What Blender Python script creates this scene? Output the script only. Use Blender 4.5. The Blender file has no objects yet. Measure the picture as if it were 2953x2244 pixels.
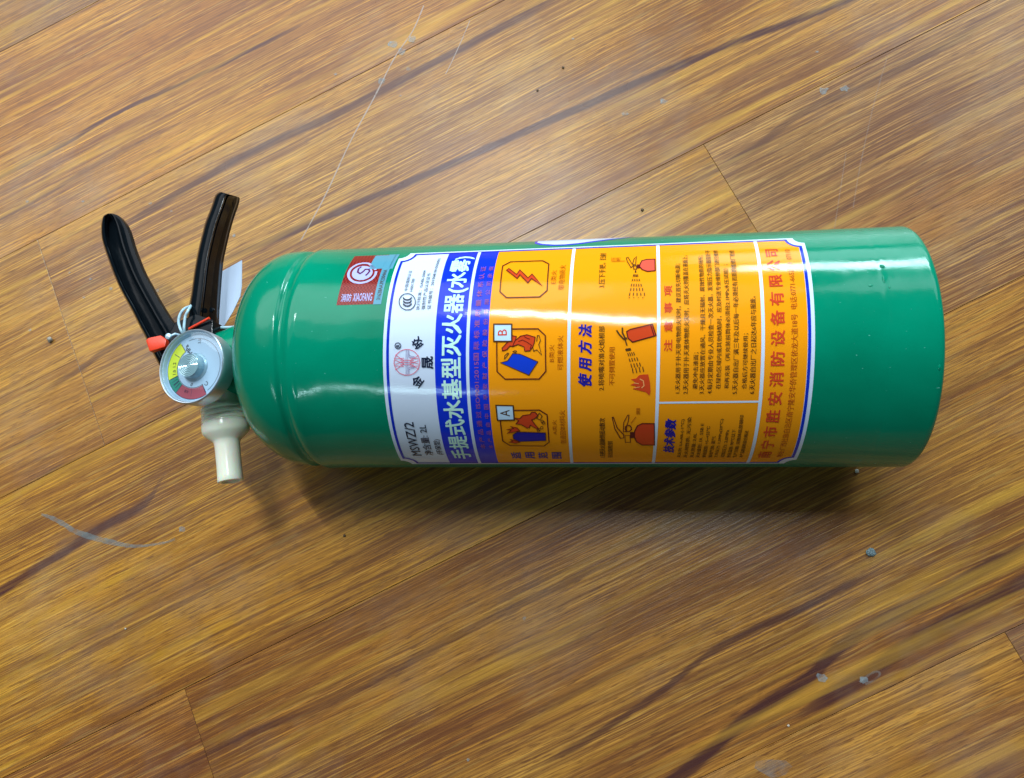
import bpy, bmesh, math, random
from mathutils import Vector, Matrix, geometry, noise
random.seed(7)
scene = bpy.context.scene
COL = scene.collection
S = 0.055                       # model unit = tank radius, 55 mm

# ------------------------------------------------------------------ camera
cam_d = bpy.data.cameras.new('camera')
cam = bpy.data.objects.new('camera', cam_d); COL.objects.link(cam)
cam.location = (0.85858*S, -1.87342*S, 7.83028*S)
cam.rotation_euler = (0.22538, 0.14064, 0.01712)
cam_d.sensor_width = 36; cam_d.sensor_fit = 'HORIZONTAL'
cam_d.lens = 2293.35/2953*36
cam_d.clip_start = 0.01; cam_d.clip_end = 50
scene.camera = cam

# ------------------------------------------------------------------ light
world = bpy.data.worlds.new('World'); scene.world = world
world.use_nodes = True
bg = world.node_tree.nodes['Background']
bg.inputs[0].default_value = (0.60, 0.74, 0.88, 1); bg.inputs[1].default_value = 0.055

def area(name, loc, target, sx, sy, power, color, twist=0.0, spread=180):
    l = bpy.data.lights.new(name, 'AREA'); l.shape = 'ELLIPSE' if 'soft' in name else 'RECTANGLE'
    l.size = sx*S; l.size_y = sy*S; l.energy = power; l.color = color; l.spread = math.radians(spread)
    o = bpy.data.objects.new(name, l); COL.objects.link(o)
    o.location = Vector(loc)*S
    o.rotation_euler = (Vector(target)-Vector(loc)).to_track_quat('-Z', 'Y').to_euler()
    if twist: o.rotation_euler.rotate_axis('Z', twist)
    return o
def tube(name, a, b, w, power, color):
    a = Vector(a); b = Vector(b); c = (a+b)/2; d = (b-a)
    l = bpy.data.lights.new(name, 'AREA'); l.shape = 'RECTANGLE'
    l.size = d.length*S; l.size_y = w*S; l.energy = power; l.color = color
    o = bpy.data.objects.new(name, l); COL.objects.link(o)
    z = Vector((0, 0, 1)); x = d.normalized(); y = z.cross(x)
    m = Matrix((x, y, x.cross(y))).transposed().to_4x4(); m.translation = c*S
    o.matrix_world = m
tube('ceiling_tube_light', (-24.6, -39.4, 45), (-13.3, -55.8, 45), 0.6, 18, (0.60, 0.95, 1.0))
tube('ceiling_tube_light', (-8.7, 23.6, 45), (2.9, 10.2, 45), 0.8, 42, (0.86, 0.95, 1.0))
area('window_light', (21, 60, 27), (1, 0, 0), 20, 9, 90, (0.66, 0.90, 1.0))
area('soft_ceiling_light', (-22, 32, 54), (0, 0, 0), 90, 56, 32, (0.95, 0.97, 1.0))

area('soft_side_light', (-17, 24, 27), (-2, 2, 0), 38, 28, 23, (0.95, 0.97, 1.0))  # added lamp with no room source, set close so floor light falls off
area('far_ceiling_panel', (40, 54, 56), (2, 0, 0), 34, 30, 48, (0.74, 0.86, 1.0))
area('bright_wall_light', (24, 63, 10), (1, 0, 0), 36, 16, 26, (0.70, 0.92, 1.0))
scene.view_settings.view_transform = 'Standard'
scene.view_settings.look = 'None'
scene.view_settings.exposure = 0.0
scene.view_settings.gamma = 1.0

# ------------------------------------------------------------------ materials
def mat(name, base=(0.5, 0.5, 0.5), rough=0.5, metal=0.0, coat=0.0, spec=0.5, bump=None, trans=0.0, sss=0.0, alpha=1.0):
    m = bpy.data.materials.new(name); m.use_nodes = True
    nt = m.node_tree; b = nt.nodes['Principled BSDF']
    b.inputs['Base Color'].default_value = (*base, 1); b.inputs['Roughness'].default_value = rough
    b.inputs['Metallic'].default_value = metal; b.inputs['Coat Weight'].default_value = coat
    b.inputs['Coat Roughness'].default_value = 0.06
    b.inputs['Specular IOR Level'].default_value = spec
    b.inputs['Transmission Weight'].default_value = trans
    b.inputs['Alpha'].default_value = alpha
    if sss:
        b.inputs['Subsurface Weight'].default_value = sss; b.inputs['Subsurface Scale'].default_value = 0.004
    if bump:                       # list of (scale in 1/m, strength, distance m)
        prev = None
        tc = nt.nodes.new('ShaderNodeTexCoord')
        for sc, st, di in bump:
            n = nt.nodes.new('ShaderNodeTexNoise'); n.inputs['Scale'].default_value = sc; n.inputs['Detail'].default_value = 2
            nt.links.new(tc.outputs['Object'], n.inputs['Vector'])
            bp = nt.nodes.new('ShaderNodeBump'); bp.inputs['Strength'].default_value = st; bp.inputs['Distance'].default_value = di
            nt.links.new(n.outputs['Fac'], bp.inputs['Height'])
            if prev: nt.links.new(prev.outputs['Normal'], bp.inputs['Normal'])
            prev = bp
        nt.links.new(prev.outputs['Normal'], b.inputs['Normal'])
    return m

LABEL_BUMP = [(2600, 0.22, 0.00006), (60, 0.25, 0.0006)]
PRINT = {
 'label_white': (0.62, 0.74, 0.92), 'title': (0.55, 0.88, 0.80), 'border_blue': (0.006, 0.03, 0.50),
 'band_blue': (0.006, 0.035, 0.66), 'orange': (0.92, 0.33, 0.006), 'rose': (0.36, 0.10, 0.28),
 'black': (0.012, 0.02, 0.05), 'dark': (0.085, 0.035, 0.012), 'ink': (0.02, 0.015, 0.30), 'ink2': (0.01, 0.015, 0.32),
 'brown': (0.42, 0.10, 0.006), 'maroon': (0.10, 0.012, 0.012), 'red': (0.62, 0.06, 0.02), 'redthin': (0.40, 0.07, 0.01),
 'flame': (0.60, 0.06, 0.015), 'flame2': (0.72, 0.10, 0.06), 'orange2': (0.85, 0.35, 0.12), 'canblue': (0.008, 0.05, 0.60),
 'white': (0.52, 0.72, 0.92), 'logo': (0.22, 0.12, 0.30), 'logored': (0.72, 0.12, 0.20),
 'stickerbrown': (0.2, 0.03, 0.025), 'stickerline': (0.42, 0.45, 0.80), 'stickerdark': (0.12, 0.03, 0.10), 'stickercyan': (0.09, 0.30, 0.42),
}
PM = {k: mat('print_'+k, v, 0.10, spec=0.25, bump=LABEL_BUMP) for k, v in PRINT.items()}
# the sticker: fine security grid
def sticker_grid():
    m = PM['stickerbrown']; nt = m.node_tree; b = nt.nodes['Principled BSDF']
    tc = nt.nodes.new('ShaderNodeTexCoord')
    c = nt.nodes.new('ShaderNodeTexChecker'); c.inputs['Scale'].default_value = 1300
    c.inputs['Color1'].default_value = (0.30, 0.035, 0.028, 1); c.inputs['Color2'].default_value = (0.15, 0.012, 0.012, 1)
    nt.links.new(tc.outputs['Object'], c.inputs['Vector']); nt.links.new(c.outputs['Color'], b.inputs['Base Color'])
sticker_grid()

M_green = mat('green_enamel', (0.0, 0.215, 0.135), 0.12, coat=0.0, spec=0.25, bump=[(900, 0.10, 0.0002), (45, 0.25, 0.0012)])
def green_wear():
    nt = M_green.node_tree; b = nt.nodes['Principled BSDF']
    tc = nt.nodes.new('ShaderNodeTexCoord')
    n = nt.nodes.new('ShaderNodeTexNoise'); n.inputs['Scale'].default_value = 22; n.inputs['Detail'].default_value = 6
    r = nt.nodes.new('ShaderNodeValToRGB')
    r.color_ramp.elements[0].position = 0.35; r.color_ramp.elements[0].color = (0.0, 0.205, 0.112, 1)
    r.color_ramp.elements[1].position = 0.7; r.color_ramp.elements[1].color = (0.0, 0.255, 0.145, 1)
    nt.links.new(tc.outputs['Object'], n.inputs['Vector']); nt.links.new(n.outputs['Fac'], r.inputs['Fac'])
    # sparse pale specks and nicks in the paint
    mp = nt.nodes.new('ShaderNodeMapping'); mp.inputs['Scale'].default_value = (1, 1.9, 1.0)
    v = nt.nodes.new('ShaderNodeTexNoise'); v.inputs['Scale'].default_value = 420; v.inputs['Detail'].default_value = 3
    r2 = nt.nodes.new('ShaderNodeValToRGB'); r2.color_ramp.elements[0].position = 0.735; r2.color_ramp.elements[1].position = 0.76
    nt.links.new(tc.outputs['Object'], mp.inputs['Vector']); nt.links.new(mp.outputs['Vector'], v.inputs['Vector']); nt.links.new(v.outputs['Fac'], r2.inputs['Fac'])
    mx = nt.nodes.new('ShaderNodeMixRGB'); mx.inputs['Color2'].default_value = (0.10, 0.45, 0.36, 1)
    nt.links.new(r2.outputs['Color'], mx.inputs['Fac']); nt.links.new(r.outputs['Color'], mx.inputs['Color1'])
    nt.links.new(mx.outputs['Color'], b.inputs['Base Color'])
    sm = nt.nodes.new('ShaderNodeTexNoise'); sm.inputs['Scale'].default_value = 38; sm.inputs['Detail'].default_value = 7; sm.inputs['Roughness'].default_value = .7
    rr = nt.nodes.new('ShaderNodeMapRange'); rr.inputs[1].default_value = .4; rr.inputs[2].default_value = .75; rr.inputs[3].default_value = .10; rr.inputs[4].default_value = .26
    nt.links.new(tc.outputs['Object'], sm.inputs['Vector']); nt.links.new(sm.outputs['Fac'], rr.inputs[0]); nt.links.new(rr.outputs[0], b.inputs['Roughness'])
green_wear()
M_black = mat('black_lever_enamel', (0.004, 0.007, 0.010), 0.13, spec=0.10, bump=[(500, 0.08, 0.0002), (60, 0.3, 0.0006)])
M_silver = mat('valve_metal', (0.42, 0.46, 0.52), 0.28, metal=1.0, bump=[(800, 0.2, 0.0001)])
M_bezel = mat('gauge_bezel_chrome', (0.52, 0.62, 0.72), 0.32, metal=0.75)
M_dial = mat('gauge_dial_card', (0.46, 0.62, 0.72), 0.5)
M_yellow = mat('gauge_yellow_print', (0.72, 0.78, 0.03), 0.5)
M_greenp = mat('gauge_green_print', (0.02, 0.25, 0.16), 0.5)
M_redp = mat('gauge_red_print', (0.42, 0.07, 0.09), 0.5)
M_dialink = mat('gauge_black_print', (0.02, 0.03, 0.07), 0.5)
M_nozzle = mat('milky_plastic', (0.95, 0.97, 0.78), 0.22, spec=0.5, sss=0.5, bump=[(300, 0.1, 0.0003)])
M_redplastic = mat('red_seal_plastic', (0.80, 0.045, 0.008), 0.35)
M_cord = mat('white_cord', (0.42, 0.62, 0.72), 0.6, bump=[(2500, 0.5, 0.0004)])
M_tag = mat('tag_card', (0.58, 0.70, 0.90), 0.5)
M_tagpink = mat('tag_pink_print', (0.50, 0.36, 0.62), 0.5)
M_pin = mat('pin_end', (0.55, 0.74, 0.86), 0.3, metal=0.4)
M_knob = mat('clear_knob_plastic', (0.26, 0.42, 0.47), 0.12, metal=0.2)
M_lens = bpy.data.materials.new('gauge_clear_cover'); M_lens.use_nodes = True
def lens():
    nt = M_lens.node_tree; nt.nodes.remove(nt.nodes['Principled BSDF'])
    t = nt.nodes.new('ShaderNodeBsdfTransparent'); t.inputs[0].default_value = (0.94, 0.97, 1, 1)
    g = nt.nodes.new('ShaderNodeBsdfGlossy'); g.inputs['Roughness'].default_value = 0.05
    lw = nt.nodes.new('ShaderNodeLayerWeight'); lw.inputs['Blend'].default_value = 0.5
    pw = nt.nodes.new('ShaderNodeMath'); pw.operation = 'POWER'; pw.inputs[1].default_value = 4; nt.links.new(lw.outputs['Facing'], pw.inputs[0])
    f = nt.nodes.new('ShaderNodeMath'); f.operation = 'MULTIPLY_ADD'; f.inputs[1].default_value = 0.6; f.inputs[2].default_value = 0.03; nt.links.new(pw.outputs[0], f.inputs[0])
    x = nt.nodes.new('ShaderNodeMixShader')
    nt.links.new(f.outputs[0], x.inputs[0]); nt.links.new(t.outputs[0], x.inputs[1]); nt.links.new(g.outputs[0], x.inputs[2])
    nt.links.new(x.outputs[0], nt.nodes['Material Output'].inputs['Surface'])
lens()

# ------------------------------------------------------------------ mesh helpers
def empty(name, loc=(0, 0, 0), parent=None):
    o = bpy.data.objects.new(name, None); COL.objects.link(o); o.location = Vector(loc)*S
    o.empty_display_size = 0.02
    if parent: o.parent = parent
    return o
def obj(name, bm, m, parent=None, smooth=True, angle=35, loc=(0, 0, 0)):
    me = bpy.data.meshes.new(name)
    for v in bm.verts: v.co = v.co*S
    bm.normal_update(); bm.to_mesh(me); bm.free()
    if smooth:
        me.shade_smooth()
        if angle: me.set_sharp_from_angle(angle=math.radians(angle))
    o = bpy.data.objects.new(name, me); COL.objects.link(o)
    o.location = Vector(loc)*S
    if m: me.materials.append(m)
    if parent:
        o.parent = parent
    return o
def lathe(bm, prof, frame=None, n=96, closed_ends=True):
    """prof: (distance along axis, radius); frame: 4x4 whose X is the axis"""
    frame = frame or Matrix.Identity(4); rings = []
    for x, r in prof:
        if r < 1e-6: rings.append([bm.verts.new(frame @ Vector((x, 0, 0)))])
        else: rings.append([bm.verts.new(frame @ Vector((x, r*math.cos(2*math.pi*i/n), r*math.sin(2*math.pi*i/n)))) for i in range(n)])
    for a, b in zip(rings, rings[1:]):
        for i in range(n):
            j = (i+1) % n
            if len(a) == 1 and len(b) == 1: continue
            if len(a) == 1: bm.faces.new((a[0], b[i], b[j]))
            elif len(b) == 1: bm.faces.new((a[i], b[0], a[j]))
            else: bm.faces.new((a[i], b[i], b[j], a[j]))
    bmesh.ops.recalc_face_normals(bm, faces=bm.faces)
def axis_frame(a, b):
    a = Vector(a); x = (Vector(b)-a).normalized(); y = Vector((0, 0, 1)).cross(x)
    if y.length < 1e-4: y = Vector((0, 1, 0)).cross(x)
    y.normalize(); z = x.cross(y)
    m = Matrix((x, y, z)).transposed().to_4x4(); m.translation = a
    return m
def tube_mesh(bm, pts, r, n=10):
    pts = [Vector(p) for p in pts]; rings = []
    for i, p in enumerate(pts):
        d = (pts[min(i+1, len(pts)-1)]-pts[max(i-1, 0)]).normalized()
        a = d.cross(Vector((0.1, 0.2, 1))).normalized(); b = d.cross(a)
        rr = r(i/(len(pts)-1)) if callable(r) else r
        rings.append([bm.verts.new(p+rr*(math.cos(2*math.pi*k/n)*a+math.sin(2*math.pi*k/n)*b)) for k in range(n)])
    for A, B in zip(rings, rings[1:]):
        for k in range(n): bm.faces.new((A[k], B[k], B[(k+1) % n], A[(k+1) % n]))
    bm.faces.new(rings[0][::-1]); bm.faces.new(rings[-1])
def smooth_path(P, k=6):
    P = [Vector(p) for p in P]; out = []
    for i in range(len(P)-1):
        p0 = P[max(i-1, 0)]; p1 = P[i]; p2 = P[i+1]; p3 = P[min(i+2, len(P)-1)]
        for j in range(k):
            f = j/k
            out.append(.5*((2*p1)+(p2-p0)*f+(2*p0-5*p1+4*p2-p3)*f*f+(3*p1-p0-3*p2+p3)*f**3))
    return out+[P[-1]]
def slab(bm, pts, z0, z1, bevel=0.0):
    top = [bm.verts.new((p[0], p[1], z1)) for p in pts]; bot = [bm.verts.new((p[0], p[1], z0)) for p in pts]
    n = len(pts)
    f = bm.faces.new(top); g = bm.faces.new(bot[::-1])
    for i in range(n): bm.faces.new((top[i], bot[i], bot[(i+1) % n], top[(i+1) % n]))
    bmesh.ops.recalc_face_normals(bm, faces=bm.faces)
    if bevel: bmesh.ops.bevel(bm, geom=[e for e in bm.edges], offset=bevel, segments=2, profile=0.6, affect='EDGES')

# text -> flat outline mesh (built-in font, falls back to its own CJK face)
def text_verts(s, bold=0.0, fit_res=2, shear=0.0):
    """flat outline of a string; weight is added by laying shifted copies a hair above one another"""
    c = bpy.data.curves.new('t', 'FONT'); c.body = s; c.size = 1; c.resolution_u = fit_res; c.shear = shear
    o = bpy.data.objects.new('t', c); COL.objects.link(o)
    dg = bpy.context.evaluated_depsgraph_get(); me = bpy.data.meshes.new_from_object(o.evaluated_get(dg))
    vs = [(v.co.x, v.co.y) for v in me.vertices]; fs = [tuple(p.vertices) for p in me.polygons]
    bpy.data.objects.remove(o); bpy.data.curves.remove(c); bpy.data.meshes.remove(me)
    sh = [(0, 0)] if bold <= 0 else [(-bold, -bold), (bold, -bold), (bold, bold), (-bold, bold)]
    V = []; F = []
    for k, (dx, dy) in enumerate(sh):
        n = len(V); V += [(x+dx, y+dy, .00025*k) for x, y in vs]; F += [tuple(i+n for i in f) for f in fs]
    return V, F
BOLD = {0: 0.0, 1: 0.003, 2: 0.018, 3: 0.022, 4: 0.032}
TEXTS=[('手提式水基型灭火器(水雾)',164.3,50,-0.561,-0.374,'title',3),('本 产 品 通 过 ISO9001:2015国 际 标 准 质 量 体 系 认 证',154.4,59.2,-0.302,-0.258,'rose',1),('本  产  品  由  中  国  平  安  财  产  保  险  股  份  有  限  公  司  承  保',154.4,59.4,-0.233,-0.195,'rose',1),('MSWZ/2',160.8,136.5,-0.921,-0.839,'black',1),('净含量: 2L',160.5,138.1,-0.809,-0.737,'black',1),('(环保型)',160,147.4,-0.707,-0.646,'black',1),('中国强制认证',73.1,60.1,-0.882,-0.853,'black',0),('H001789',73.4,65.8,-0.837,-0.813,'black',0),('执行标准：GA86-2009',83.3,60.4,-0.765,-0.736,'black',0),('强制性产品认证证书',83.2,62.6,-0.722,-0.691,'black',0),('证书编号：2019081810000001',83.2,50.8,-0.674,-0.643,'black',0),('E类火',71.9,63.6,0.295,0.339,'brown',0),('带电物质火',75.3,60.2,0.358,0.407,'brown',0),('B类火',108.5,100.9,0.287,0.329,'brown',0),('可燃液体火',112.1,97,0.351,0.396,'brown',0),('A类火',144.6,136,0.286,0.322,'brown',0),('普通固体材料火',150.9,130.9,0.344,0.391,'brown',0),('A',133.8,130.4,-0.117,-0.042,'dark',1),('B',96.4,93.6,-0.108,-0.037,'red',1),('适',164.5,157.9,-0.084,-0.002,'ink',2),('用',164.5,158,0.034,0.114,'ink',2),('范',164.5,158,0.14,0.221,'ink',2),('围',164.6,158.1,0.255,0.335,'ink',2),('使 用 方 法',119.6,92.2,0.509,0.615,'ink',4),('2.将喷嘴对准火焰根部',121.5,93.3,0.664,0.709,'dark',1),('不可倒置使用',119.3,102.6,0.742,0.786,'brown',1),('3.压下手把，扫射',74.9,51.8,0.673,0.724,'dark',1),('1.先把灭火器颠倒摇动数次',163.5,135.1,0.651,0.698,'dark',1),('拉出保险销',163.5,149.3,0.713,0.755,'dark',1),('保险销',133.4,130.2,0.941,0.973,'brown',1),('压',58.8,55.8,0.768,0.8,'brown',0),('把',58.9,56,0.806,0.839,'brown',0),('注  意  事  项',105,74.9,1.159,1.223,'red',2),('1.灭火器用于扑灭带电物质火灾时，建议首先切断电源；',123.3,62.2,1.246,1.288,'dark',1),('2.灭火器用于扑灭液体物质火灾时，应将灭火剂覆盖在液面上，',123.7,56.4,1.305,1.347,'dark',1),('避免冲击液面；',121.5,105.6,1.366,1.406,'dark',1),('3.灭火器应放置在通风、干燥且无辐射、腐蚀性物质的场所；',123.8,57.1,1.425,1.466,'dark',1),('4.每月定期由专业人员检查一次灭火器，发现压力指示器指针不',123.8,52.8,1.484,1.525,'dark',1),('在绿色区域内或其他缺陷时，应及时送专业维修部门进行维修',121.6,53,1.547,1.585,'dark',1),('和再充装（再充装前筒体必须经2.1MPa水压试验）；',121.5,63.8,1.607,1.646,'dark',1),('5.灭火器自出厂满三年及以后每一年必须经有资质的维修厂检修',124,53.5,1.667,1.708,'dark',1),('合格后方可继续使用；',121.8,98,1.727,1.766,'dark',1),('6.灭火器自出厂之日起达6年应与报废。',124.1,81.5,1.785,1.827,'dark',1),('技术参数',158.7,135.8,1.158,1.246,'ink',4),('灭火剂: S-6-AB-(-1℃)',163.7,136.2,1.276,1.308,'dark',1),('灭火剂性质: 无污染',163.8,135,1.325,1.357,'dark',1),('灭火剂量: 2.0L',163.8,144.3,1.374,1.406,'dark',1),('灭火级别: 1A  55B E',163.8,138.6,1.423,1.455,'dark',1),('使用温度: +5~+55℃',163.8,140.2,1.472,1.503,'dark',1),('驱动气体: 氮气',163.8,146.4,1.52,1.552,'dark',1),('工作压力: 1.2MPa(20℃)',163.9,136.2,1.569,1.6,'dark',1),('试验压力: 2.0MPa',163.9,142.4,1.617,1.649,'dark',1),('使用温度: 90℃以下',163.9,142.2,1.666,1.697,'dark',1),('生产日期: 见瓶体底部钢印',163.9,134.3,1.714,1.745,'dark',1),('本产品质量检验合格证',163.9,142.9,1.762,1.793,'dark',1),('南 宁 市 胜 安 消 防 设 备 有 限 公 司',164.4,54,1.923,2.027,'red',2),('地址:广西壮族自治区南宁隆安华侨管理区依龙大道18号  电话:0771-6652119  07110',163.7,54.6,2.07,2.119,'redthin',0)]
GLYPHS=[('金',-0.759,116.2,-38,0.085),('晟',-0.669,107.7,0,0.095),('皎',-0.748,98.8,38,0.085),('R',-0.905,99.9,0,0.03)]
FILLS=[('class_box','white',3,[(-0.14,91.2),(-0,91.4),(0.001,99.1),(-0.139,98.9)]),('class_box ','white',3,[(-0.145,128),(-0.009,128.3),(-0.011,135.7),(-0.145,135.8)]),('flame_drawing','flame',3,[(0.003,96.5),(0.038,97),(0.027,98.9),(0.067,96.9),(0.119,96.3),(0.183,97.5),(0.175,100),(0.164,101.6),(0.141,103.4),(0.101,103.5),(0.095,101.6),(0.049,100.5),(0.008,101.4),(-0.014,101.1),(-0.038,102.7),(-0.073,103.2),(-0.076,102),(-0.037,99.7),(-0.002,98.8)]),('fuel_can_drawing','canblue',3,[(-0.089,108.4),(-0.034,107.6),(0.008,104.4),(0.066,104.8),(0.2,108.3),(0.128,114.1)]),('lightning_bolt_drawing','flame',3,[(-0.067,62.5),(-0.049,61.3),(0.019,65.5),(0.042,62.6),(0.113,67.9),(0.143,65.6),(0.23,72.9),(0.141,68.4),(0.115,70.9),(0.046,65.8),(0.027,68.1)]),('flame_drawing ','flame',3,[(-0.002,137.9),(0.024,136.1),(-0.01,134.6),(0.035,135),(0.058,133.4),(0.119,132.8),(0.132,131.7),(0.162,131.7),(0.182,133.6),(0.152,135.1),(0.127,135.8),(0.17,140.3),(0.179,141.7),(0.112,138.7),(0.104,140.2),(0.084,140.4),(0.04,138.3)]),('bin_drawing','ink2',3,[(-0.037,144.4),(0.002,142.7),(0.228,143.4),(0.223,148.5),(0.012,149.1),(-0.037,147.2)]),('bin_drawing','flame',3,[(0.025,142.1),(0.006,140.2),(-0.048,139.3),(-0.025,140.5),(-0.082,141.2),(-0.047,141.8),(-0.082,143.6),(-0.034,142.9)]),('bin_drawing','flame',3,[(0.014,149.6),(-0.027,150.5),(-0.081,149.5),(-0.046,148.8),(-0.066,147.4),(-0.033,148.2)]),('extinguisher_drawing','flame',3,[(1.081,138.4),(1.085,152.2),(0.989,152.2),(0.945,149.8),(0.927,146.3),(0.93,142.6),(0.95,139.6),(0.989,138.3)]),('extinguisher_drawing','maroon',3,[(0.895,143.4),(0.927,143.4),(0.927,147.2),(0.894,147.2)]),('extinguisher_drawing ','flame',3,[(0.878,96),(0.907,95.1),(1.071,93),(1.097,98),(0.921,100.6),(0.888,98.9)]),('extinguisher_drawing ','maroon',4,[(1.054,93.4),(1.061,93.2),(1.087,98.2),(1.08,98.5)]),('flame_drawing  ','flame',3,[(0.904,116.7),(0.944,116.4),(0.967,115),(0.996,114.7),(1.035,114.7),(1.047,118),(1.052,122.4),(1.043,124.2),(1.014,122.6),(0.918,121.1),(0.947,120),(0.899,119.3),(0.943,118.2)]),('extinguisher_drawing  ','flame2',3,[(0.991,61.7),(1.006,59.2),(1.045,58.4),(1.108,58.4),(1.106,66.2),(1.046,66.5),(1.006,65.2),(0.987,63.3)]),('extinguisher_drawing  ','maroon',3,[(0.968,61.6),(0.989,61.7),(0.988,64.2),(0.967,64.2)]),('extinguisher_drawing  ','dark',3,[(0.947,66.8),(0.953,65.3),(0.958,65.3),(0.963,66.8)])]
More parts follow.
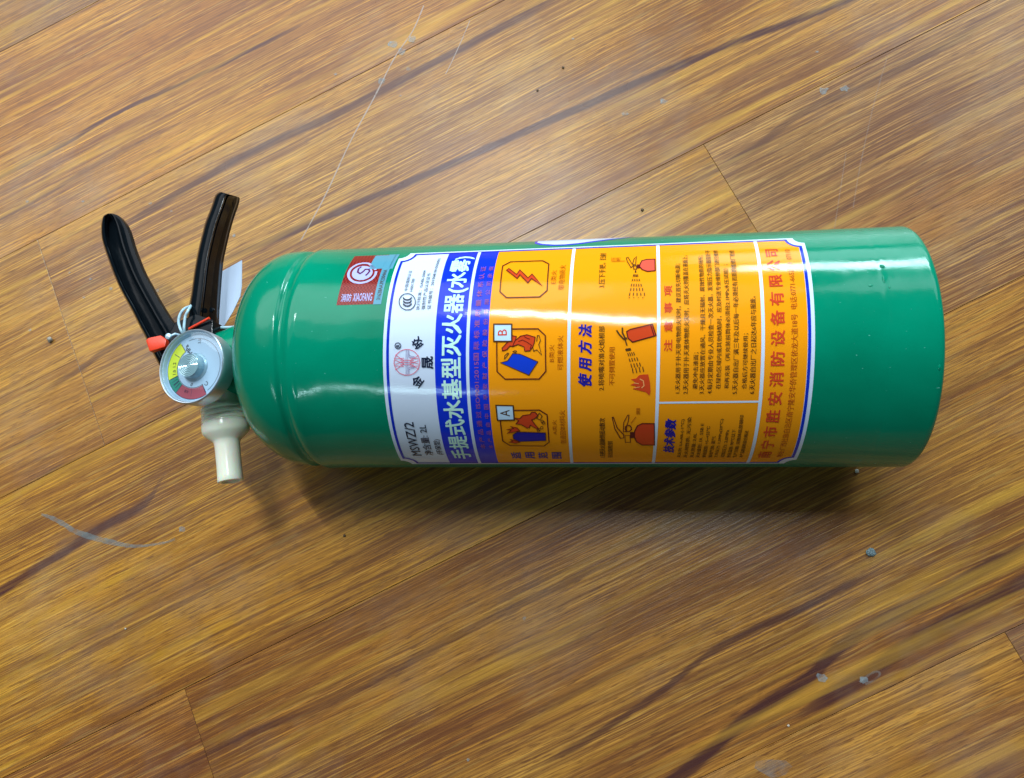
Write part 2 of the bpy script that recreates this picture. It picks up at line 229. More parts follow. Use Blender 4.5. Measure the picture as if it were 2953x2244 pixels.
STROKES=[('pictogram_frame','maroon',0.009,0,[(0,93.6),(0.205,93.8),(0.261,96.9),(0.26,112.5),(0.206,115.9),(-0.059,115.7),(-0.119,112.3),(-0.116,99)]),('pictogram_frame ','maroon',0.009,1,[(-0.042,56.3),(0.218,56.4),(0.271,59.1),(0.27,75.4),(0.212,78.7),(-0.048,78.5),(-0.103,75.3),(-0.103,59.3)]),('pictogram_frame  ','maroon',0.009,0,[(-0.004,130.6),(0.196,130.6),(0.253,133.1),(0.248,149.7),(0.203,152.6),(-0.072,152.2),(-0.128,148.6),(-0.123,135.8)]),('class_box','dark',0.011,1,[(-0.14,91.2),(-0,91.4),(0.001,99.1),(-0.139,98.9)]),('class_box ','dark',0.011,1,[(-0.145,128),(-0.009,128.3),(-0.011,135.7),(-0.145,135.8)]),('flame_drawing','maroon',0.006,1,[(0.003,96.5),(0.038,97),(0.027,98.9),(0.067,96.9),(0.119,96.3),(0.183,97.5),(0.175,100),(0.164,101.6),(0.141,103.4),(0.101,103.5),(0.095,101.6),(0.049,100.5),(0.008,101.4),(-0.014,101.1),(-0.038,102.7),(-0.073,103.2),(-0.076,102),(-0.037,99.7),(-0.002,98.8)]),('flame_drawing','maroon',0.005,0,[(0.05,99.2),(0.085,98.6),(0.119,99.6),(0.153,101),(0.142,102.6)]),('flame_drawing','maroon',0.005,0,[(0.096,97.1),(0.125,98),(0.142,98.3)]),('flame_drawing','maroon',0.006,0,[(0.006,101.4),(0.027,98.8),(0.073,96.7)]),('fuel_can_drawing','dark',0.006,1,[(-0.089,108.4),(-0.034,107.6),(0.008,104.4),(0.066,104.8),(0.2,108.3),(0.128,114.1)]),('fuel_can_drawing','dark',0.006,1,[(-0.059,106.8),(-0.055,105.3),(-0.032,104.2),(-0.024,104.4),(-0.039,105.7)]),('fuel_can_drawing','dark',0.006,1,[(0.009,103.6),(0.026,103.2),(0.037,103.5),(0.029,104.1)]),('spill_drawing','dark',0.006,0,[(0.194,99.4),(0.2,96.8),(0.213,96.8),(0.223,99.1),(0.21,100.7),(0.23,105.3),(0.194,103.1),(0.169,103.6),(0.162,101.6)]),('lightning_bolt_drawing','maroon',0.007,1,[(-0.067,62.5),(-0.049,61.3),(0.019,65.5),(0.042,62.6),(0.113,67.9),(0.143,65.6),(0.23,72.9),(0.141,68.4),(0.115,70.9),(0.046,65.8),(0.027,68.1)]),('flame_drawing ','maroon',0.006,1,[(-0.002,137.9),(0.024,136.1),(-0.01,134.6),(0.035,135),(0.058,133.4),(0.119,132.8),(0.132,131.7),(0.162,131.7),(0.182,133.6),(0.152,135.1),(0.127,135.8),(0.17,140.3),(0.179,141.7),(0.112,138.7),(0.104,140.2),(0.084,140.4),(0.04,138.3)]),('rubbish_drawing','dark',0.006,1,[(0.192,132.1),(0.214,133.8),(0.193,135.8),(0.163,134.6)]),('rubbish_drawing','dark',0.005,1,[(0.222,136.7),(0.22,137),(0.217,137.3),(0.212,137.4),(0.207,137.4),(0.203,137.3),(0.2,137),(0.2,136.7),(0.201,136.3),(0.205,136.1),(0.209,135.9),(0.214,135.9),(0.218,136.1),(0.221,136.4)]),('rubbish_drawing','dark',0.005,1,[(0.232,137.5),(0.23,137.8),(0.227,138.1),(0.222,138.2),(0.217,138.2),(0.213,138.1),(0.21,137.8),(0.21,137.5),(0.211,137.1),(0.215,136.9),(0.219,136.7),(0.224,136.7),(0.228,136.9),(0.231,137.1)]),('rubbish_drawing','dark',0.005,1,[(0.213,140.3),(0.211,140.6),(0.208,140.9),(0.203,141.1),(0.198,141.1),(0.194,140.9),(0.191,140.6),(0.191,140.3),(0.192,139.9),(0.196,139.6),(0.2,139.5),(0.205,139.5),(0.21,139.6),(0.212,139.9)]),('rubbish_drawing','dark',0.005,1,[(0.187,141.5),(0.185,141.9),(0.181,142.3),(0.176,142.4),(0.17,142.4),(0.165,142.3),(0.162,141.9),(0.162,141.5),(0.163,141.1),(0.167,140.8),(0.173,140.6),(0.178,140.6),(0.183,140.8),(0.186,141.1)]),('bin_drawing','dark',0.006,1,[(-0.037,144.4),(0.002,142.7),(0.228,143.4),(0.223,148.5),(0.012,149.1),(-0.037,147.2)]),('bin_drawing','maroon',0.005,1,[(0.025,142.1),(0.006,140.2),(-0.048,139.3),(-0.025,140.5),(-0.082,141.2),(-0.047,141.8),(-0.082,143.6),(-0.034,142.9)]),('bin_drawing','maroon',0.005,1,[(0.014,149.6),(-0.027,150.5),(-0.081,149.5),(-0.046,148.8),(-0.066,147.4),(-0.033,148.2)]),('extinguisher_drawing','maroon',0.008,1,[(1.081,138.4),(1.085,152.2),(0.989,152.2),(0.945,149.8),(0.927,146.3),(0.93,142.6),(0.95,139.6),(0.989,138.3)]),('extinguisher_drawing','maroon',0.007,1,[(0.758,134.8),(0.768,134.7),(0.795,140.6),(0.845,144.9),(0.844,147),(0.819,147.3),(0.776,141)]),('extinguisher_drawing','maroon',0.006,1,[(0.877,133.7),(0.888,133.7),(0.881,137),(0.868,139.5),(0.865,143),(0.841,143),(0.846,137.7)]),('extinguisher_drawing','maroon',0.008,1,[(0.905,141.1),(0.902,141.9),(0.896,142.5),(0.886,142.9),(0.875,142.9),(0.865,142.5),(0.859,141.8),(0.856,141),(0.859,140.2),(0.866,139.6),(0.876,139.3),(0.886,139.3),(0.896,139.6),(0.903,140.3)]),('extinguisher_drawing','maroon',0.006,1,[(0.854,145.4),(0.894,145.4),(0.897,150.1),(0.856,150.1)]),('extinguisher_drawing','brown',0.005,0,[(0.901,138.1),(0.941,134.6)]),('leader_line','brown',0.005,0,[(0.773,59),(0.876,59)]),('extinguisher_drawing ','maroon',0.008,1,[(0.878,96),(0.907,95.1),(1.071,93),(1.097,98),(0.921,100.6),(0.888,98.9)]),('extinguisher_drawing ','dark',0.012,0,[(0.803,95.3),(0.823,97.2),(0.855,99.3)]),('extinguisher_drawing ','dark',0.012,0,[(0.847,94.2),(0.847,96.5),(0.867,98.9)]),('extinguisher_drawing ','dark',0.014,0,[(0.854,99.4),(0.88,98.8)]),('extinguisher_drawing ','dark',0.01,0,[(0.867,99.2),(0.872,100.7),(0.879,102.1)]),('spray_drawing','dark',0.014,0,[(0.871,103.4),(0.879,104.4)]),('spray_drawing','dark',0.014,0,[(0.884,103.3),(0.892,104.3)]),('spray_drawing','dark',0.014,0,[(0.897,103.2),(0.905,104.2)]),('spray_drawing','dark',0.007,0,[(0.884,105.3),(0.891,106.6)]),('spray_drawing','dark',0.007,0,[(0.898,105.1),(0.906,106.5)]),('spray_drawing','dark',0.007,0,[(0.913,105),(0.921,106.4)]),('spray_drawing','dark',0.007,0,[(0.928,104.9),(0.935,106.3)]),('spray_drawing','dark',0.007,0,[(0.894,107.7),(0.901,109)]),('spray_drawing','dark',0.007,0,[(0.913,107.5),(0.92,108.9)]),('spray_drawing','dark',0.007,0,[(0.932,107.4),(0.939,108.7)]),('spray_drawing','dark',0.007,0,[(0.951,107.2),(0.958,108.6)]),('spray_drawing','dark',0.007,0,[(0.906,109.9),(0.913,111.6)]),('spray_drawing','dark',0.007,0,[(0.928,109.8),(0.935,111.5)]),('spray_drawing','dark',0.007,0,[(0.949,109.6),(0.957,111.3)]),('spray_drawing','dark',0.007,0,[(0.971,109.5),(0.978,111.1)]),('spray_drawing','dark',0.007,0,[(0.916,111.9),(0.923,114.1)]),('spray_drawing','dark',0.007,0,[(0.942,111.7),(0.949,113.9)]),('spray_drawing','dark',0.007,0,[(0.968,111.5),(0.975,113.7)]),('spray_drawing','dark',0.007,0,[(0.994,111.3),(1.001,113.5)]),('flame_drawing  ','orange2',0.008,0,[(0.972,116.6),(0.998,117.5),(1.003,119.7),(0.984,120.7)]),('flame_drawing  ','orange2',0.006,0,[(0.928,118.4),(0.964,118.7)]),('flame_drawing  ','orange2',0.006,0,[(0.932,120.6),(0.971,120.2)]),('extinguisher_drawing  ','maroon',0.008,1,[(0.991,61.7),(1.006,59.2),(1.045,58.4),(1.108,58.4),(1.106,66.2),(1.046,66.5),(1.006,65.2),(0.987,63.3)]),('extinguisher_drawing  ','dark',0.006,1,[(0.885,56.7),(0.899,56.2),(0.927,61),(0.943,62),(0.921,63.8),(0.893,59.4)]),('extinguisher_drawing  ','dark',0.006,1,[(0.967,55.9),(0.945,57.8),(0.933,61.5),(0.957,62.1),(0.961,58.4)]),('extinguisher_drawing  ','dark',0.007,1,[(0.94,62.6),(0.965,62.7),(0.964,64.8),(0.942,64.8)]),('spray_drawing ','dark',0.007,0,[(0.941,68),(0.936,69.4)]),('spray_drawing ','dark',0.007,0,[(0.95,68),(0.948,69.4)]),('spray_drawing ','dark',0.007,0,[(0.959,68.1),(0.96,69.4)]),('spray_drawing ','dark',0.007,0,[(0.969,68.1),(0.972,69.5)]),('spray_drawing ','dark',0.007,0,[(0.932,70.6),(0.928,71.9)]),('spray_drawing ','dark',0.007,0,[(0.948,70.7),(0.946,71.9)]),('spray_drawing ','dark',0.007,0,[(0.964,70.7),(0.965,72)]),('spray_drawing ','dark',0.007,0,[(0.98,70.8),(0.983,72)]),('spray_drawing ','dark',0.007,0,[(0.923,73.3),(0.919,74.7)]),('spray_drawing ','dark',0.007,0,[(0.941,73.4),(0.938,74.8)]),('spray_drawing ','dark',0.007,0,[(0.958,73.4),(0.958,74.8)]),('spray_drawing ','dark',0.007,0,[(0.976,73.5),(0.977,74.9)]),('spray_drawing ','dark',0.007,0,[(0.993,73.5),(0.996,74.9)]),('spray_drawing ','dark',0.007,0,[(0.917,75.6),(0.913,77)]),('spray_drawing ','dark',0.007,0,[(0.939,75.6),(0.936,77.1)]),('spray_drawing ','dark',0.007,0,[(0.96,75.7),(0.96,77.1)]),('spray_drawing ','dark',0.007,0,[(0.981,75.7),(0.983,77.2)]),('spray_drawing ','dark',0.007,0,[(1.003,75.8),(1.006,77.2)]),('spray_drawing ','dark',0.007,0,[(0.908,78),(0.903,79.5)]),('spray_drawing ','dark',0.007,0,[(0.935,78.1),(0.933,79.5)]),('spray_drawing ','dark',0.007,0,[(0.962,78.1),(0.962,79.6)]),('spray_drawing ','dark',0.007,0,[(0.989,78.2),(0.991,79.6)]),('spray_drawing ','dark',0.007,0,[(1.016,78.2),(1.019,79.7)]),('spray_drawing ','dark',0.007,0,[(0.905,80.3),(0.901,80.7)]),('spray_drawing ','dark',0.007,0,[(0.938,80.4),(0.937,80.8)]),('spray_drawing ','dark',0.007,0,[(0.971,80.5),(0.972,80.8)]),('spray_drawing ','dark',0.007,0,[(1.003,80.5),(1.007,80.9)]),('registered_mark','black',0.006,1,[(-0.881,99.9),(-0.882,100.3),(-0.886,100.7),(-0.891,101),(-0.897,101.2),(-0.905,101.2),(-0.912,101.1),(-0.919,100.9),(-0.924,100.6),(-0.927,100.3),(-0.928,99.9),(-0.927,99.5),(-0.924,99.1),(-0.919,98.8),(-0.912,98.6),(-0.905,98.6),(-0.897,98.6),(-0.891,98.8),(-0.886,99.1),(-0.882,99.5)]),('certification_mark','black',0.007,1,[(-0.78,79.2),(-0.78,80.1),(-0.783,80.9),(-0.789,81.6),(-0.797,82.3),(-0.808,82.8),(-0.82,83.1),(-0.833,83.2),(-0.847,83.2),(-0.861,83),(-0.874,82.6),(-0.887,82.1),(-0.897,81.4),(-0.905,80.7),(-0.911,79.8),(-0.914,78.9),(-0.914,78),(-0.912,77.2),(-0.906,76.4),(-0.898,75.7),(-0.888,75.2),(-0.876,74.8),(-0.862,74.7),(-0.848,74.7),(-0.834,74.9),(-0.82,75.3),(-0.808,75.9),(-0.797,76.6),(-0.789,77.4),(-0.783,78.3)]),('certification_mark','black',0.011,0,[(-0.879,80),(-0.87,80.7),(-0.855,81.2),(-0.841,81.3),(-0.827,81.1),(-0.815,80.6),(-0.811,80)]),('certification_mark','black',0.011,0,[(-0.881,78.4),(-0.873,79.2),(-0.858,79.6),(-0.843,79.7),(-0.829,79.5),(-0.817,79),(-0.813,78.4)]),('certification_mark','black',0.011,0,[(-0.885,76.7),(-0.876,77.5),(-0.86,78),(-0.846,78.1),(-0.832,77.9),(-0.82,77.4),(-0.816,76.7)]),('maker_emblem','logored',0.005,1,[(-0.73,107.5),(-0.733,108.5),(-0.738,109.5),(-0.746,110.4),(-0.758,111.2),(-0.771,111.9),(-0.786,112.5),(-0.803,112.9),(-0.821,113.1),(-0.839,113.2),(-0.857,113.1),(-0.874,112.8),(-0.89,112.4),(-0.905,111.8),(-0.917,111),(-0.926,110.2),(-0.933,109.3),(-0.937,108.3),(-0.938,107.3),(-0.936,106.3),(-0.931,105.3),(-0.923,104.4),(-0.912,103.6),(-0.899,102.9),(-0.884,102.3),(-0.867,101.9),(-0.85,101.7),(-0.832,101.6),(-0.814,101.7),(-0.796,102),(-0.78,102.4),(-0.765,103),(-0.753,103.8),(-0.743,104.6),(-0.736,105.5),(-0.731,106.5)]),('maker_emblem','logo',0.003,0,[(-0.837,101.7),(-0.845,113)]),('maker_emblem','logo',0.003,0,[(-0.823,101.8),(-0.831,113)]),('maker_emblem','logored',0.004,0,[(-0.928,103.8),(-0.856,106.7)]),('maker_emblem','logored',0.004,0,[(-0.932,110.7),(-0.857,108)]),('maker_emblem','logored',0.004,0,[(-0.737,104.3),(-0.811,106.8)]),('maker_emblem','logored',0.004,0,[(-0.741,110.6),(-0.812,108)]),('maker_emblem','logored',0.004,0,[(-0.929,106.3),(-0.857,108)]),('maker_emblem','logored',0.004,0,[(-0.93,108.2),(-0.856,106.7)]),('maker_emblem','logored',0.004,0,[(-0.738,106.7),(-0.812,108)]),('maker_emblem','logored',0.004,0,[(-0.739,108.3),(-0.811,106.8)]),('maker_emblem','logored',0.004,0,[(-0.931,108.8),(-0.858,109.2)]),('maker_emblem','logored',0.004,0,[(-0.929,105.7),(-0.855,105.5)]),('maker_emblem','logored',0.004,0,[(-0.74,109.1),(-0.813,109.3)]),('maker_emblem','logored',0.004,0,[(-0.738,105.9),(-0.811,105.5)]),('maker_emblem','logored',0.004,0,[(-0.89,106.3),(-0.777,106.6)]),('maker_emblem','logored',0.004,0,[(-0.89,107.3),(-0.778,107.6)]),('maker_emblem','logored',0.004,0,[(-0.891,108.3),(-0.779,108.6)]),('maker_emblem','logo',0.003,0,[(-0.822,112.6),(-0.819,109.7),(-0.774,109.5)]),('maker_emblem','logo',0.003,0,[(-0.82,110.8),(-0.807,110.3),(-0.774,110)]),('maker_emblem','logo',0.003,0,[(-0.815,102.2),(-0.816,105.1),(-0.771,105.4)]),('maker_emblem','logo',0.003,0,[(-0.815,104),(-0.803,104.6),(-0.771,104.9)])]
STICKER_STROKES=[('stickerline',0.026,1,[(-1.161,59.6),(-1.158,60.9),(-1.159,62.1),(-1.164,63.2),(-1.172,64.3),(-1.183,65.2),(-1.198,65.9),(-1.214,66.5),(-1.233,66.9),(-1.253,67.1),(-1.273,67.2),(-1.293,67),(-1.313,66.7),(-1.332,66.2),(-1.349,65.5),(-1.364,64.6),(-1.376,63.6),(-1.386,62.5),(-1.392,61.3),(-1.395,60),(-1.395,58.7),(-1.392,57.4),(-1.385,56.2),(-1.375,55.1),(-1.362,54.1),(-1.347,53.2),(-1.329,52.7),(-1.309,52.3),(-1.289,52.3),(-1.267,52.5),(-1.246,53),(-1.226,53.8),(-1.207,54.7),(-1.191,55.8),(-1.177,57),(-1.167,58.3)]),('stickerdark',0.016,0,[(-1.303,55.5),(-1.321,57.1),(-1.318,59.7),(-1.292,60.9),(-1.273,59.6),(-1.259,57.7),(-1.23,57.8),(-1.216,59.4),(-1.23,61.5),(-1.241,62.4)])]
STICKER_FILLS=[('stickerline',2,[(-1.189,59.8),(-1.188,60.7),(-1.188,61.6),(-1.192,62.4),(-1.198,63.2),(-1.207,63.8),(-1.217,64.4),(-1.23,64.8),(-1.244,65.2),(-1.259,65.3),(-1.274,65.4),(-1.289,65.3),(-1.304,65),(-1.318,64.6),(-1.331,64.1),(-1.342,63.5),(-1.351,62.8),(-1.358,62),(-1.363,61.1),(-1.365,60.2),(-1.365,59.3),(-1.362,58.4),(-1.357,57.5),(-1.349,56.7),(-1.339,56),(-1.327,55.5),(-1.313,55.1),(-1.299,54.9),(-1.283,54.8),(-1.267,55),(-1.252,55.3),(-1.237,55.8),(-1.223,56.4),(-1.211,57.2),(-1.202,58),(-1.194,58.9)])]
STICKER_TEXTS=[('31628AA392304AA',79.1,58.2,-1.087,-1.058,'dark',1)]
